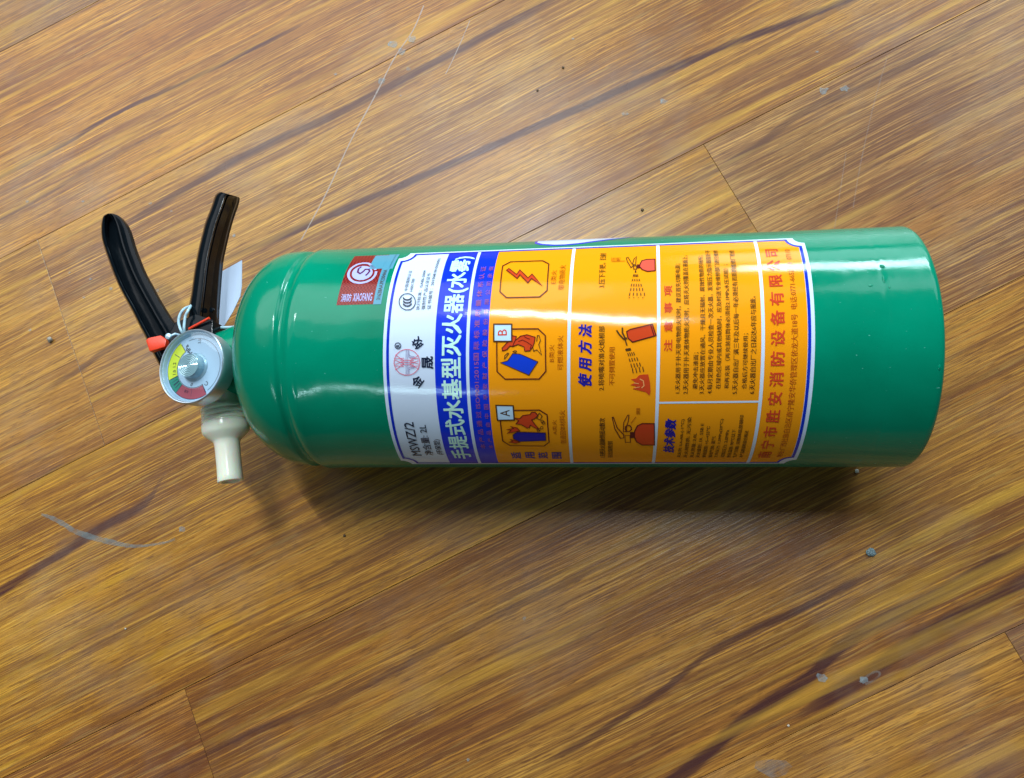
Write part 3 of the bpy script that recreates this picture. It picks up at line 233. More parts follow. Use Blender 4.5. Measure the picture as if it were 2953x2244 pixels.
SQUEEZE_GRID=[[[-4.272,1.553,1.06],[-4.21,1.512,1.14],[-4.191,1.5,1.165],[-4.184,1.497,1.17],[-4.187,1.5,1.165],[-4.235,1.533,1.1],[-4.244,1.541,1.085],[-4.24,1.544,1.08],[-4.234,1.541,1.085],[-4.172,1.501,1.165],[-4.156,1.491,1.185],[-4.154,1.491,1.185],[-4.168,1.501,1.165],[-4.186,1.514,1.14],[-4.179,1.514,1.14],[-4.189,1.522,1.125]],[[-4.287,1.547,1.06],[-4.225,1.507,1.14],[-4.204,1.494,1.165],[-4.194,1.492,1.17],[-4.196,1.494,1.165],[-4.242,1.527,1.1],[-4.249,1.535,1.085],[-4.233,1.537,1.08],[-4.225,1.535,1.085],[-4.161,1.494,1.165],[-4.143,1.484,1.185],[-4.139,1.484,1.185],[-4.152,1.494,1.165],[-4.168,1.507,1.14],[-4.153,1.507,1.14],[-4.161,1.514,1.125]],[[-4.307,1.539,1.06],[-4.243,1.498,1.14],[-4.22,1.485,1.165],[-4.207,1.483,1.17],[-4.208,1.485,1.165],[-4.251,1.518,1.1],[-4.254,1.525,1.085],[-4.224,1.527,1.08],[-4.212,1.524,1.085],[-4.145,1.484,1.165],[-4.126,1.474,1.185],[-4.12,1.474,1.185],[-4.131,1.484,1.165],[-4.144,1.496,1.14],[-4.117,1.496,1.14],[-4.123,1.503,1.125]],[[-4.319,1.526,1.06],[-4.254,1.486,1.14],[-4.231,1.473,1.165],[-4.214,1.47,1.17],[-4.214,1.473,1.165],[-4.256,1.505,1.1],[-4.256,1.512,1.085],[-4.216,1.513,1.08],[-4.202,1.511,1.085],[-4.133,1.47,1.165],[-4.113,1.46,1.185],[-4.104,1.46,1.185],[-4.114,1.47,1.165],[-4.126,1.482,1.14],[-4.091,1.481,1.14],[-4.095,1.488,1.125]],[[-4.324,1.509,1.06],[-4.259,1.469,1.14],[-4.235,1.457,1.165],[-4.216,1.454,1.17],[-4.216,1.456,1.165],[-4.256,1.488,1.1],[-4.255,1.495,1.085],[-4.208,1.496,1.08],[-4.193,1.493,1.085],[-4.123,1.453,1.165],[-4.102,1.443,1.185],[-4.092,1.443,1.185],[-4.101,1.453,1.165],[-4.112,1.465,1.14],[-4.072,1.464,1.14],[-4.075,1.471,1.125]],[[-4.327,1.489,1.06],[-4.261,1.449,1.14],[-4.237,1.437,1.165],[-4.216,1.434,1.17],[-4.216,1.436,1.165],[-4.255,1.468,1.1],[-4.252,1.475,1.085],[-4.2,1.476,1.08],[-4.183,1.473,1.085],[-4.113,1.433,1.165],[-4.091,1.423,1.185],[-4.08,1.423,1.185],[-4.088,1.432,1.165],[-4.098,1.444,1.14],[-4.054,1.443,1.14],[-4.057,1.45,1.125]],[[-4.329,1.466,1.06],[-4.263,1.427,1.14],[-4.237,1.414,1.165],[-4.215,1.411,1.17],[-4.214,1.414,1.165],[-4.253,1.445,1.1],[-4.248,1.452,1.085],[-4.191,1.453,1.08],[-4.172,1.45,1.085],[-4.1,1.41,1.165],[-4.078,1.4,1.185],[-4.066,1.4,1.185],[-4.074,1.409,1.165],[-4.083,1.422,1.14],[-4.034,1.42,1.14],[-4.035,1.427,1.125]],[[-4.328,1.44,1.06],[-4.262,1.4,1.14],[-4.236,1.388,1.165],[-4.213,1.385,1.17],[-4.211,1.387,1.165],[-4.249,1.419,1.1],[-4.243,1.426,1.085],[-4.18,1.427,1.08],[-4.16,1.424,1.085],[-4.087,1.384,1.165],[-4.065,1.374,1.185],[-4.052,1.374,1.185],[-4.058,1.384,1.165],[-4.066,1.396,1.14],[-4.014,1.394,1.14],[-4.014,1.401,1.125]],[[-4.326,1.406,1.06],[-4.259,1.367,1.14],[-4.232,1.355,1.165],[-4.208,1.352,1.17],[-4.206,1.355,1.165],[-4.242,1.386,1.1],[-4.235,1.393,1.085],[-4.168,1.394,1.08],[-4.147,1.392,1.085],[-4.074,1.353,1.165],[-4.051,1.343,1.185],[-4.037,1.343,1.185],[-4.043,1.352,1.165],[-4.05,1.364,1.14],[-3.994,1.363,1.14],[-3.994,1.37,1.125]],[[-4.32,1.366,1.06],[-4.253,1.327,1.14],[-4.227,1.315,1.165],[-4.201,1.313,1.17],[-4.199,1.315,1.165],[-4.234,1.346,1.1],[-4.226,1.354,1.085],[-4.155,1.356,1.08],[-4.134,1.354,1.085],[-4.06,1.315,1.165],[-4.036,1.306,1.185],[-4.022,1.306,1.185],[-4.027,1.315,1.165],[-4.034,1.327,1.14],[-3.975,1.327,1.14],[-3.974,1.335,1.125]],[[-4.312,1.321,1.06],[-4.245,1.284,1.14],[-4.218,1.272,1.165],[-4.191,1.27,1.17],[-4.189,1.272,1.165],[-4.224,1.303,1.1],[-4.215,1.311,1.085],[-4.141,1.314,1.08],[-4.119,1.312,1.085],[-4.045,1.274,1.165],[-4.021,1.265,1.185],[-4.006,1.265,1.185],[-4.011,1.275,1.165],[-4.017,1.287,1.14],[-3.956,1.288,1.14],[-3.955,1.295,1.125]],[[-4.299,1.278,1.06],[-4.231,1.24,1.14],[-4.204,1.229,1.165],[-4.177,1.227,1.17],[-4.175,1.229,1.165],[-4.21,1.26,1.1],[-4.2,1.267,1.085],[-4.125,1.271,1.08],[-4.103,1.269,1.085],[-4.028,1.232,1.165],[-4.004,1.223,1.185],[-3.989,1.223,1.185],[-3.994,1.232,1.165],[-4,1.244,1.14],[-3.938,1.245,1.14],[-3.936,1.253,1.125]],[[-4.281,1.232,1.06],[-4.214,1.195,1.14],[-4.187,1.184,1.165],[-4.16,1.182,1.17],[-4.158,1.184,1.165],[-4.192,1.214,1.1],[-4.183,1.222,1.085],[-4.107,1.225,1.08],[-4.085,1.223,1.085],[-4.011,1.187,1.165],[-3.987,1.178,1.185],[-3.971,1.178,1.185],[-3.976,1.187,1.165],[-3.982,1.199,1.14],[-3.919,1.2,1.14],[-3.918,1.207,1.125]],[[-4.26,1.182,1.06],[-4.193,1.146,1.14],[-4.166,1.135,1.165],[-4.139,1.133,1.17],[-4.136,1.135,1.165],[-4.171,1.165,1.1],[-4.161,1.172,1.085],[-4.086,1.175,1.08],[-4.063,1.173,1.085],[-3.989,1.137,1.165],[-3.965,1.128,1.185],[-3.949,1.129,1.185],[-3.954,1.138,1.165],[-3.96,1.149,1.14],[-3.897,1.15,1.14],[-3.895,1.157,1.125]],[[-4.233,1.126,1.06],[-4.167,1.091,1.14],[-4.14,1.08,1.165],[-4.113,1.078,1.17],[-4.11,1.081,1.165],[-4.144,1.11,1.1],[-4.135,1.117,1.085],[-4.059,1.12,1.08],[-4.036,1.118,1.085],[-3.962,1.083,1.165],[-3.939,1.074,1.185],[-3.923,1.074,1.185],[-3.928,1.083,1.165],[-3.933,1.095,1.14],[-3.87,1.095,1.14],[-3.869,1.102,1.125]],[[-4.205,1.069,1.06],[-4.138,1.034,1.14],[-4.112,1.023,1.165],[-4.084,1.021,1.17],[-4.082,1.024,1.165],[-4.116,1.052,1.1],[-4.106,1.059,1.085],[-4.03,1.062,1.08],[-4.007,1.061,1.085],[-3.934,1.026,1.165],[-3.91,1.017,1.185],[-3.894,1.018,1.185],[-3.899,1.027,1.165],[-3.904,1.038,1.14],[-3.842,1.039,1.14],[-3.84,1.045,1.125]],[[-4.176,1.011,1.06],[-4.11,0.977,1.14],[-4.084,0.966,1.165],[-4.056,0.965,1.17],[-4.054,0.967,1.165],[-4.087,0.995,1.1],[-4.077,1.002,1.085],[-4.001,1.005,1.08],[-3.978,1.004,1.085],[-3.905,0.97,1.165],[-3.882,0.961,1.185],[-3.866,0.962,1.185],[-3.871,0.97,1.165],[-3.876,0.981,1.14],[-3.813,0.982,1.14],[-3.811,0.989,1.125]],[[-4.147,0.952,1.06],[-4.081,0.919,1.14],[-4.055,0.909,1.165],[-4.027,0.907,1.17],[-4.025,0.909,1.165],[-4.058,0.937,1.1],[-4.048,0.944,1.085],[-3.971,0.948,1.08],[-3.949,0.946,1.085],[-3.876,0.913,1.165],[-3.852,0.905,1.185],[-3.836,0.905,1.185],[-3.841,0.914,1.165],[-3.846,0.924,1.14],[-3.783,0.926,1.14],[-3.781,0.933,1.125]],[[-4.112,0.887,1.06],[-4.047,0.854,1.14],[-4.02,0.845,1.165],[-3.993,0.844,1.17],[-3.99,0.846,1.165],[-4.023,0.873,1.1],[-4.014,0.881,1.085],[-3.938,0.887,1.08],[-3.915,0.886,1.085],[-3.843,0.854,1.165],[-3.819,0.846,1.185],[-3.803,0.847,1.185],[-3.808,0.855,1.165],[-3.813,0.866,1.14],[-3.75,0.87,1.14],[-3.748,0.876,1.125]],[[-4.07,0.813,1.06],[-4.006,0.782,1.14],[-3.98,0.772,1.165],[-3.953,0.773,1.17],[-3.95,0.776,1.165],[-3.983,0.803,1.1],[-3.973,0.811,1.085],[-3.899,0.822,1.08],[-3.876,0.822,1.085],[-3.805,0.792,1.165],[-3.782,0.785,1.185],[-3.766,0.787,1.185],[-3.771,0.796,1.165],[-3.776,0.807,1.14],[-3.714,0.814,1.14],[-3.712,0.821,1.125]],[[-4.024,0.735,1.06],[-3.96,0.705,1.14],[-3.935,0.697,1.165],[-3.908,0.699,1.17],[-3.906,0.702,1.165],[-3.939,0.73,1.1],[-3.929,0.739,1.085],[-3.856,0.755,1.08],[-3.835,0.756,1.085],[-3.764,0.728,1.165],[-3.741,0.722,1.185],[-3.726,0.724,1.185],[-3.731,0.734,1.165],[-3.736,0.746,1.14],[-3.675,0.757,1.14],[-3.673,0.765,1.125]],[[-3.972,0.657,1.06],[-3.909,0.628,1.14],[-3.884,0.621,1.165],[-3.859,0.624,1.17],[-3.856,0.627,1.165],[-3.889,0.655,1.1],[-3.881,0.665,1.085],[-3.81,0.685,1.08],[-3.789,0.688,1.085],[-3.719,0.661,1.165],[-3.697,0.655,1.185],[-3.682,0.659,1.185],[-3.687,0.669,1.165],[-3.693,0.681,1.14],[-3.634,0.695,1.14],[-3.633,0.704,1.125]],[[-3.916,0.577,1.06],[-3.854,0.549,1.14],[-3.829,0.543,1.165],[-3.805,0.547,1.17],[-3.802,0.551,1.165],[-3.835,0.578,1.1],[-3.827,0.589,1.085],[-3.76,0.613,1.08],[-3.74,0.616,1.085],[-3.671,0.591,1.165],[-3.65,0.586,1.185],[-3.636,0.59,1.185],[-3.641,0.6,1.165],[-3.647,0.613,1.14],[-3.591,0.63,1.14],[-3.59,0.639,1.125]],[[-3.866,0.505,1.06],[-3.804,0.478,1.14],[-3.78,0.472,1.165],[-3.757,0.478,1.17],[-3.755,0.481,1.165],[-3.787,0.509,1.1],[-3.78,0.52,1.085],[-3.715,0.547,1.08],[-3.695,0.551,1.085],[-3.628,0.527,1.165],[-3.606,0.523,1.185],[-3.593,0.528,1.185],[-3.598,0.538,1.165],[-3.604,0.551,1.14],[-3.55,0.571,1.14],[-3.549,0.58,1.125]],[[-3.828,0.444,1.06],[-3.767,0.419,1.14],[-3.743,0.413,1.165],[-3.719,0.419,1.17],[-3.717,0.423,1.165],[-3.75,0.45,1.1],[-3.742,0.462,1.085],[-3.677,0.491,1.08],[-3.658,0.495,1.085],[-3.591,0.473,1.165],[-3.569,0.469,1.185],[-3.556,0.474,1.185],[-3.561,0.484,1.165],[-3.567,0.497,1.14],[-3.513,0.519,1.14],[-3.512,0.528,1.125]],[[-3.794,0.389,1.06],[-3.733,0.365,1.14],[-3.709,0.359,1.165],[-3.686,0.366,1.17],[-3.684,0.37,1.165],[-3.716,0.397,1.1],[-3.708,0.409,1.085],[-3.643,0.44,1.08],[-3.623,0.445,1.085],[-3.557,0.423,1.165],[-3.535,0.419,1.185],[-3.522,0.425,1.185],[-3.527,0.435,1.165],[-3.533,0.449,1.14],[-3.479,0.471,1.14],[-3.477,0.481,1.125]],[[-3.759,0.335,1.06],[-3.699,0.311,1.14],[-3.675,0.306,1.165],[-3.651,0.314,1.17],[-3.649,0.318,1.165],[-3.681,0.345,1.1],[-3.674,0.358,1.085],[-3.609,0.391,1.08],[-3.589,0.396,1.085],[-3.523,0.376,1.165],[-3.502,0.373,1.185],[-3.489,0.379,1.185],[-3.494,0.389,1.165],[-3.499,0.403,1.14],[-3.445,0.427,1.14],[-3.444,0.437,1.125]],[[-3.723,0.283,1.06],[-3.664,0.26,1.14],[-3.64,0.256,1.165],[-3.617,0.264,1.17],[-3.615,0.268,1.165],[-3.647,0.295,1.1],[-3.639,0.309,1.085],[-3.575,0.345,1.08],[-3.556,0.351,1.085],[-3.49,0.332,1.165],[-3.47,0.329,1.185],[-3.456,0.336,1.185],[-3.461,0.346,1.165],[-3.467,0.36,1.14],[-3.414,0.387,1.14],[-3.413,0.398,1.125]],[[-3.688,0.229,1.06],[-3.629,0.207,1.14],[-3.606,0.203,1.165],[-3.583,0.213,1.17],[-3.581,0.217,1.165],[-3.612,0.244,1.1],[-3.605,0.259,1.085],[-3.543,0.298,1.08],[-3.524,0.305,1.085],[-3.459,0.287,1.165],[-3.438,0.285,1.185],[-3.425,0.292,1.185],[-3.43,0.303,1.165],[-3.436,0.317,1.14],[-3.383,0.347,1.14],[-3.382,0.358,1.125]],[[-3.652,0.169,1.06],[-3.593,0.148,1.14],[-3.57,0.145,1.165],[-3.548,0.156,1.17],[-3.546,0.161,1.165],[-3.578,0.188,1.1],[-3.571,0.204,1.085],[-3.511,0.247,1.08],[-3.492,0.256,1.085],[-3.428,0.239,1.165],[-3.407,0.237,1.185],[-3.395,0.246,1.185],[-3.4,0.257,1.165],[-3.406,0.272,1.14],[-3.355,0.305,1.14],[-3.355,0.317,1.125]],[[-3.616,0.109,1.06],[-3.558,0.089,1.14],[-3.535,0.086,1.165],[-3.514,0.099,1.17],[-3.512,0.104,1.165],[-3.544,0.131,1.1],[-3.537,0.148,1.085],[-3.479,0.196,1.08],[-3.461,0.206,1.085],[-3.397,0.19,1.165],[-3.377,0.19,1.185],[-3.365,0.199,1.185],[-3.37,0.211,1.165],[-3.376,0.226,1.14],[-3.327,0.263,1.14],[-3.327,0.275,1.125]],[[-3.581,0.053,1.06],[-3.523,0.034,1.14],[-3.501,0.032,1.165],[-3.479,0.045,1.17],[-3.478,0.051,1.165],[-3.509,0.078,1.1],[-3.502,0.096,1.085],[-3.444,0.147,1.08],[-3.425,0.157,1.085],[-3.362,0.143,1.165],[-3.342,0.143,1.185],[-3.33,0.152,1.185],[-3.335,0.164,1.165],[-3.341,0.18,1.14],[-3.292,0.219,1.14],[-3.291,0.232,1.125]],[[-3.545,-0.001,1.06],[-3.488,-0.019,1.14],[-3.466,-0.021,1.165],[-3.443,-0.007,1.17],[-3.442,-0.001,1.165],[-3.472,0.026,1.1],[-3.465,0.044,1.085],[-3.404,0.096,1.08],[-3.385,0.107,1.085],[-3.322,0.094,1.165],[-3.302,0.094,1.185],[-3.289,0.104,1.185],[-3.294,0.116,1.165],[-3.3,0.132,1.14],[-3.249,0.172,1.14],[-3.248,0.185,1.125]],[[-3.521,-0.038,1.06],[-3.464,-0.056,1.14],[-3.441,-0.057,1.165],[-3.418,-0.043,1.17],[-3.416,-0.038,1.165],[-3.446,-0.011,1.1],[-3.438,0.007,1.085],[-3.375,0.061,1.08],[-3.356,0.072,1.085],[-3.293,0.059,1.165],[-3.273,0.059,1.185],[-3.26,0.07,1.185],[-3.264,0.082,1.165],[-3.269,0.097,1.14],[-3.217,0.139,1.14],[-3.216,0.151,1.125]]]
CARRY_GRID=[[[-3.088,1.728,1.06],[-3.041,1.689,1.13],[-3.013,1.67,1.16],[-2.98,1.654,1.175],[-2.953,1.643,1.18],[-2.94,1.64,1.175],[-2.944,1.65,1.15],[-2.963,1.673,1.1],[-2.967,1.701,1.02],[-2.972,1.733,0.93],[-2.978,1.745,0.9],[-2.994,1.764,0.86]],[[-3.098,1.724,1.06],[-3.051,1.684,1.13],[-3.023,1.665,1.16],[-2.989,1.649,1.175],[-2.961,1.638,1.18],[-2.947,1.635,1.175],[-2.95,1.645,1.15],[-2.968,1.668,1.1],[-2.971,1.696,1.02],[-2.974,1.728,0.93],[-2.979,1.74,0.9],[-2.995,1.759,0.86]],[[-3.112,1.716,1.06],[-3.065,1.677,1.13],[-3.036,1.658,1.16],[-3,1.642,1.175],[-2.97,1.631,1.18],[-2.955,1.628,1.175],[-2.958,1.638,1.15],[-2.976,1.661,1.1],[-2.976,1.689,1.02],[-2.976,1.721,0.93],[-2.981,1.733,0.9],[-2.996,1.752,0.86]],[[-3.123,1.707,1.06],[-3.075,1.668,1.13],[-3.045,1.649,1.16],[-3.008,1.633,1.175],[-2.977,1.622,1.18],[-2.962,1.619,1.175],[-2.964,1.629,1.15],[-2.981,1.652,1.1],[-2.979,1.68,1.02],[-2.977,1.712,0.93],[-2.981,1.724,0.9],[-2.996,1.743,0.86]],[[-3.13,1.696,1.06],[-3.082,1.657,1.13],[-3.052,1.638,1.16],[-3.014,1.622,1.175],[-2.982,1.612,1.18],[-2.966,1.609,1.175],[-2.968,1.619,1.15],[-2.985,1.642,1.1],[-2.981,1.671,1.02],[-2.977,1.703,0.93],[-2.982,1.715,0.9],[-2.996,1.734,0.86]],[[-3.137,1.68,1.06],[-3.088,1.642,1.13],[-3.058,1.623,1.16],[-3.019,1.608,1.175],[-2.987,1.598,1.18],[-2.97,1.595,1.175],[-2.972,1.605,1.15],[-2.988,1.628,1.1],[-2.984,1.658,1.02],[-2.979,1.69,0.93],[-2.983,1.703,0.9],[-2.997,1.722,0.86]],[[-3.143,1.659,1.06],[-3.094,1.62,1.13],[-3.063,1.602,1.16],[-3.024,1.588,1.175],[-2.992,1.578,1.18],[-2.974,1.577,1.175],[-2.976,1.587,1.15],[-2.992,1.61,1.1],[-2.987,1.64,1.02],[-2.981,1.674,0.93],[-2.985,1.686,0.9],[-3,1.705,0.86]],[[-3.148,1.632,1.06],[-3.099,1.594,1.13],[-3.068,1.576,1.16],[-3.029,1.563,1.175],[-2.996,1.554,1.18],[-2.979,1.553,1.175],[-2.981,1.563,1.15],[-2.997,1.587,1.1],[-2.991,1.618,1.02],[-2.985,1.653,0.93],[-2.989,1.666,0.9],[-3.003,1.685,0.86]],[[-3.155,1.599,1.06],[-3.106,1.562,1.13],[-3.076,1.544,1.16],[-3.037,1.531,1.175],[-3.003,1.523,1.18],[-2.986,1.522,1.175],[-2.988,1.532,1.15],[-3.004,1.556,1.1],[-2.998,1.587,1.02],[-2.992,1.623,0.93],[-2.996,1.636,0.9],[-3.01,1.655,0.86]],[[-3.165,1.558,1.06],[-3.116,1.521,1.13],[-3.086,1.504,1.16],[-3.046,1.491,1.175],[-3.013,1.483,1.18],[-2.996,1.483,1.175],[-2.998,1.493,1.15],[-3.014,1.516,1.1],[-3.009,1.547,1.02],[-3.003,1.583,0.93],[-3.007,1.595,0.9],[-3.021,1.614,0.86]],[[-3.176,1.516,1.06],[-3.127,1.48,1.13],[-3.096,1.462,1.16],[-3.057,1.45,1.175],[-3.024,1.442,1.18],[-3.007,1.441,1.175],[-3.009,1.451,1.15],[-3.025,1.474,1.1],[-3.02,1.504,1.02],[-3.014,1.539,0.93],[-3.018,1.551,0.9],[-3.032,1.57,0.86]],[[-3.188,1.477,1.06],[-3.138,1.441,1.13],[-3.108,1.424,1.16],[-3.068,1.411,1.175],[-3.035,1.402,1.18],[-3.017,1.401,1.175],[-3.019,1.411,1.15],[-3.035,1.433,1.1],[-3.03,1.462,1.02],[-3.023,1.495,0.93],[-3.027,1.507,0.9],[-3.042,1.525,0.86]],[[-3.2,1.439,1.06],[-3.15,1.403,1.13],[-3.119,1.386,1.16],[-3.079,1.372,1.175],[-3.045,1.363,1.18],[-3.028,1.361,1.175],[-3.029,1.37,1.15],[-3.045,1.391,1.1],[-3.039,1.419,1.02],[-3.032,1.45,0.93],[-3.036,1.461,0.9],[-3.05,1.479,0.86]],[[-3.21,1.399,1.06],[-3.16,1.364,1.13],[-3.129,1.346,1.16],[-3.089,1.332,1.175],[-3.054,1.322,1.18],[-3.037,1.32,1.175],[-3.038,1.329,1.15],[-3.054,1.35,1.1],[-3.048,1.376,1.02],[-3.04,1.405,0.93],[-3.044,1.416,0.9],[-3.058,1.433,0.86]],[[-3.217,1.357,1.06],[-3.167,1.322,1.13],[-3.136,1.304,1.16],[-3.096,1.29,1.175],[-3.061,1.28,1.18],[-3.044,1.278,1.175],[-3.045,1.287,1.15],[-3.061,1.307,1.1],[-3.055,1.333,1.02],[-3.048,1.362,0.93],[-3.051,1.373,0.9],[-3.066,1.39,0.86]],[[-3.223,1.313,1.06],[-3.173,1.278,1.13],[-3.142,1.261,1.16],[-3.102,1.247,1.175],[-3.068,1.238,1.18],[-3.05,1.235,1.175],[-3.051,1.244,1.15],[-3.068,1.264,1.1],[-3.061,1.29,1.02],[-3.054,1.318,0.93],[-3.058,1.329,0.9],[-3.072,1.346,0.86]],[[-3.23,1.268,1.06],[-3.179,1.234,1.13],[-3.148,1.217,1.16],[-3.108,1.203,1.175],[-3.074,1.194,1.18],[-3.056,1.191,1.175],[-3.058,1.2,1.15],[-3.074,1.22,1.1],[-3.067,1.245,1.02],[-3.06,1.273,0.93],[-3.064,1.284,0.9],[-3.078,1.3,0.86]],[[-3.236,1.222,1.06],[-3.186,1.188,1.13],[-3.155,1.171,1.16],[-3.114,1.157,1.175],[-3.08,1.148,1.18],[-3.062,1.146,1.175],[-3.063,1.154,1.15],[-3.079,1.174,1.1],[-3.073,1.199,1.02],[-3.066,1.226,0.93],[-3.069,1.237,0.9],[-3.084,1.253,0.86]],[[-3.242,1.177,1.06],[-3.192,1.144,1.13],[-3.16,1.127,1.16],[-3.12,1.113,1.175],[-3.085,1.104,1.18],[-3.067,1.102,1.175],[-3.069,1.11,1.15],[-3.085,1.13,1.1],[-3.078,1.153,1.02],[-3.071,1.18,0.93],[-3.074,1.19,0.9],[-3.089,1.206,0.86]],[[-3.247,1.138,1.06],[-3.197,1.105,1.13],[-3.166,1.089,1.16],[-3.125,1.074,1.175],[-3.091,1.065,1.18],[-3.073,1.062,1.175],[-3.074,1.07,1.15],[-3.091,1.088,1.1],[-3.084,1.111,1.02],[-3.077,1.136,0.93],[-3.081,1.145,0.9],[-3.095,1.161,0.86]],[[-3.253,1.095,1.06],[-3.202,1.063,1.13],[-3.171,1.046,1.16],[-3.13,1.032,1.175],[-3.096,1.022,1.18],[-3.078,1.018,1.175],[-3.079,1.026,1.15],[-3.096,1.044,1.1],[-3.089,1.066,1.02],[-3.082,1.09,0.93],[-3.086,1.099,0.9],[-3.1,1.114,0.86]],[[-3.258,1.035,1.06],[-3.207,1.003,1.13],[-3.176,0.987,1.16],[-3.135,0.975,1.175],[-3.1,0.966,1.18],[-3.082,0.964,1.175],[-3.083,0.972,1.15],[-3.099,0.991,1.1],[-3.092,1.014,1.02],[-3.085,1.041,0.93],[-3.088,1.051,0.9],[-3.103,1.066,0.86]],[[-3.263,0.961,1.06],[-3.212,0.931,1.13],[-3.18,0.917,1.16],[-3.139,0.907,1.175],[-3.103,0.902,1.18],[-3.085,0.902,1.175],[-3.086,0.911,1.15],[-3.102,0.931,1.1],[-3.094,0.958,1.02],[-3.085,0.99,0.93],[-3.089,1.001,0.9],[-3.103,1.017,0.86]],[[-3.267,0.884,1.06],[-3.216,0.855,1.13],[-3.184,0.843,1.16],[-3.142,0.836,1.175],[-3.106,0.833,1.18],[-3.087,0.834,1.175],[-3.088,0.844,1.15],[-3.104,0.864,1.1],[-3.095,0.894,1.02],[-3.085,0.929,0.93],[-3.088,0.941,0.9],[-3.102,0.957,0.86]],[[-3.269,0.805,1.06],[-3.218,0.778,1.13],[-3.186,0.766,1.16],[-3.143,0.759,1.175],[-3.107,0.756,1.18],[-3.088,0.758,1.175],[-3.088,0.768,1.15],[-3.104,0.787,1.1],[-3.094,0.818,1.02],[-3.083,0.852,0.93],[-3.086,0.864,0.9],[-3.1,0.88,0.86]],[[-3.271,0.726,1.06],[-3.22,0.699,1.13],[-3.188,0.687,1.16],[-3.144,0.681,1.175],[-3.107,0.678,1.18],[-3.088,0.68,1.175],[-3.088,0.689,1.15],[-3.103,0.708,1.1],[-3.093,0.737,1.02],[-3.081,0.771,0.93],[-3.083,0.782,0.9],[-3.097,0.797,0.86]],[[-3.274,0.652,1.06],[-3.223,0.626,1.13],[-3.19,0.614,1.16],[-3.146,0.608,1.175],[-3.109,0.605,1.18],[-3.089,0.607,1.175],[-3.089,0.616,1.15],[-3.104,0.634,1.1],[-3.092,0.663,1.02],[-3.079,0.695,0.93],[-3.081,0.706,0.9],[-3.095,0.72,0.86]],[[-3.278,0.581,1.06],[-3.226,0.556,1.13],[-3.193,0.545,1.16],[-3.149,0.538,1.175],[-3.11,0.536,1.18],[-3.09,0.537,1.175],[-3.09,0.546,1.15],[-3.105,0.564,1.1],[-3.092,0.592,1.02],[-3.078,0.623,0.93],[-3.08,0.633,0.9],[-3.093,0.647,0.86]],[[-3.281,0.513,1.06],[-3.229,0.488,1.13],[-3.196,0.477,1.16],[-3.151,0.47,1.175],[-3.112,0.467,1.18],[-3.091,0.468,1.175],[-3.091,0.477,1.15],[-3.105,0.494,1.1],[-3.091,0.52,1.02],[-3.076,0.55,0.93],[-3.077,0.56,0.9],[-3.091,0.573,0.86]],[[-3.284,0.446,1.06],[-3.232,0.422,1.13],[-3.198,0.41,1.16],[-3.152,0.403,1.175],[-3.112,0.399,1.18],[-3.091,0.399,1.175],[-3.09,0.407,1.15],[-3.104,0.423,1.1],[-3.089,0.446,1.02],[-3.071,0.472,0.93],[-3.073,0.482,0.9],[-3.086,0.495,0.86]],[[-3.286,0.381,1.06],[-3.234,0.357,1.13],[-3.199,0.345,1.16],[-3.153,0.337,1.175],[-3.112,0.331,1.18],[-3.09,0.331,1.175],[-3.089,0.338,1.15],[-3.102,0.353,1.1],[-3.085,0.373,1.02],[-3.066,0.396,0.93],[-3.067,0.404,0.9],[-3.08,0.417,0.86]],[[-3.286,0.313,1.06],[-3.233,0.29,1.13],[-3.199,0.279,1.16],[-3.152,0.27,1.175],[-3.11,0.264,1.18],[-3.088,0.263,1.175],[-3.087,0.27,1.15],[-3.1,0.284,1.1],[-3.082,0.303,1.02],[-3.062,0.324,0.93],[-3.062,0.332,0.9],[-3.075,0.344,0.86]],[[-3.284,0.241,1.06],[-3.231,0.218,1.13],[-3.197,0.207,1.16],[-3.149,0.199,1.175],[-3.108,0.194,1.18],[-3.085,0.193,1.175],[-3.084,0.2,1.15],[-3.097,0.214,1.1],[-3.078,0.233,1.02],[-3.058,0.254,0.93],[-3.058,0.262,0.9],[-3.071,0.273,0.86]],[[-3.282,0.189,1.06],[-3.229,0.167,1.13],[-3.195,0.156,1.16],[-3.147,0.149,1.175],[-3.105,0.144,1.18],[-3.083,0.144,1.175],[-3.081,0.15,1.15],[-3.095,0.164,1.1],[-3.076,0.184,1.02],[-3.055,0.205,0.93],[-3.055,0.213,0.9],[-3.068,0.224,0.86]]]
TAG=[[-3.236,1,0.72],[-3.193,1.024,0.72],[-2.985,1.151,0.72],[-2.958,0.871,0.72],[-2.966,0.768,0.72],[-3.023,0.599,0.72],[-3.09,0.463,0.72],[-3.148,0.381,0.72],[-3.251,0.377,0.72]]
STRING_A=[[-3.251,0.525,1.1],[-3.212,0.446,1.25],[-3.232,0.385,1.27],[-3.239,0.325,1.27],[-3.222,0.27,1.27],[-3.196,0.223,1.27],[-3.176,0.179,1.2]]
STRING_B=[[-3.219,0.531,1.12],[-3.154,0.427,1.27],[-3.169,0.367,1.28],[-3.172,0.306,1.28],[-3.169,0.246,1.28],[-3.176,0.201,1.24]]
STRING_C=[[-3.154,0.387,0.9],[-2.978,0.325,1.05],[-2.844,0.304,1.1],[-2.724,0.291,1.15]]
SEAL=[[-3.528,0.139,1.3],[-3.502,0.161,1.3],[-3.387,0.183,1.3],[-3.323,0.137,1.3],[-3.325,0.071,1.3],[-3.475,0.028,1.3]]
SEAL_STICK=[[-3.144,0.254,1.24],[-2.935,0.345,1.27]]
PIN=[[-3.277,0.156,1.34],[-3.236,0.188,1.3]]
GAUGE=[[-2.908,-0.173,1.5],[-3.23,-0.18,1.5],[-2.947,0.176,1.5],[-2.869,-0.514,1.5]]
SILVER=[[-2.858,0.186,1.15]]
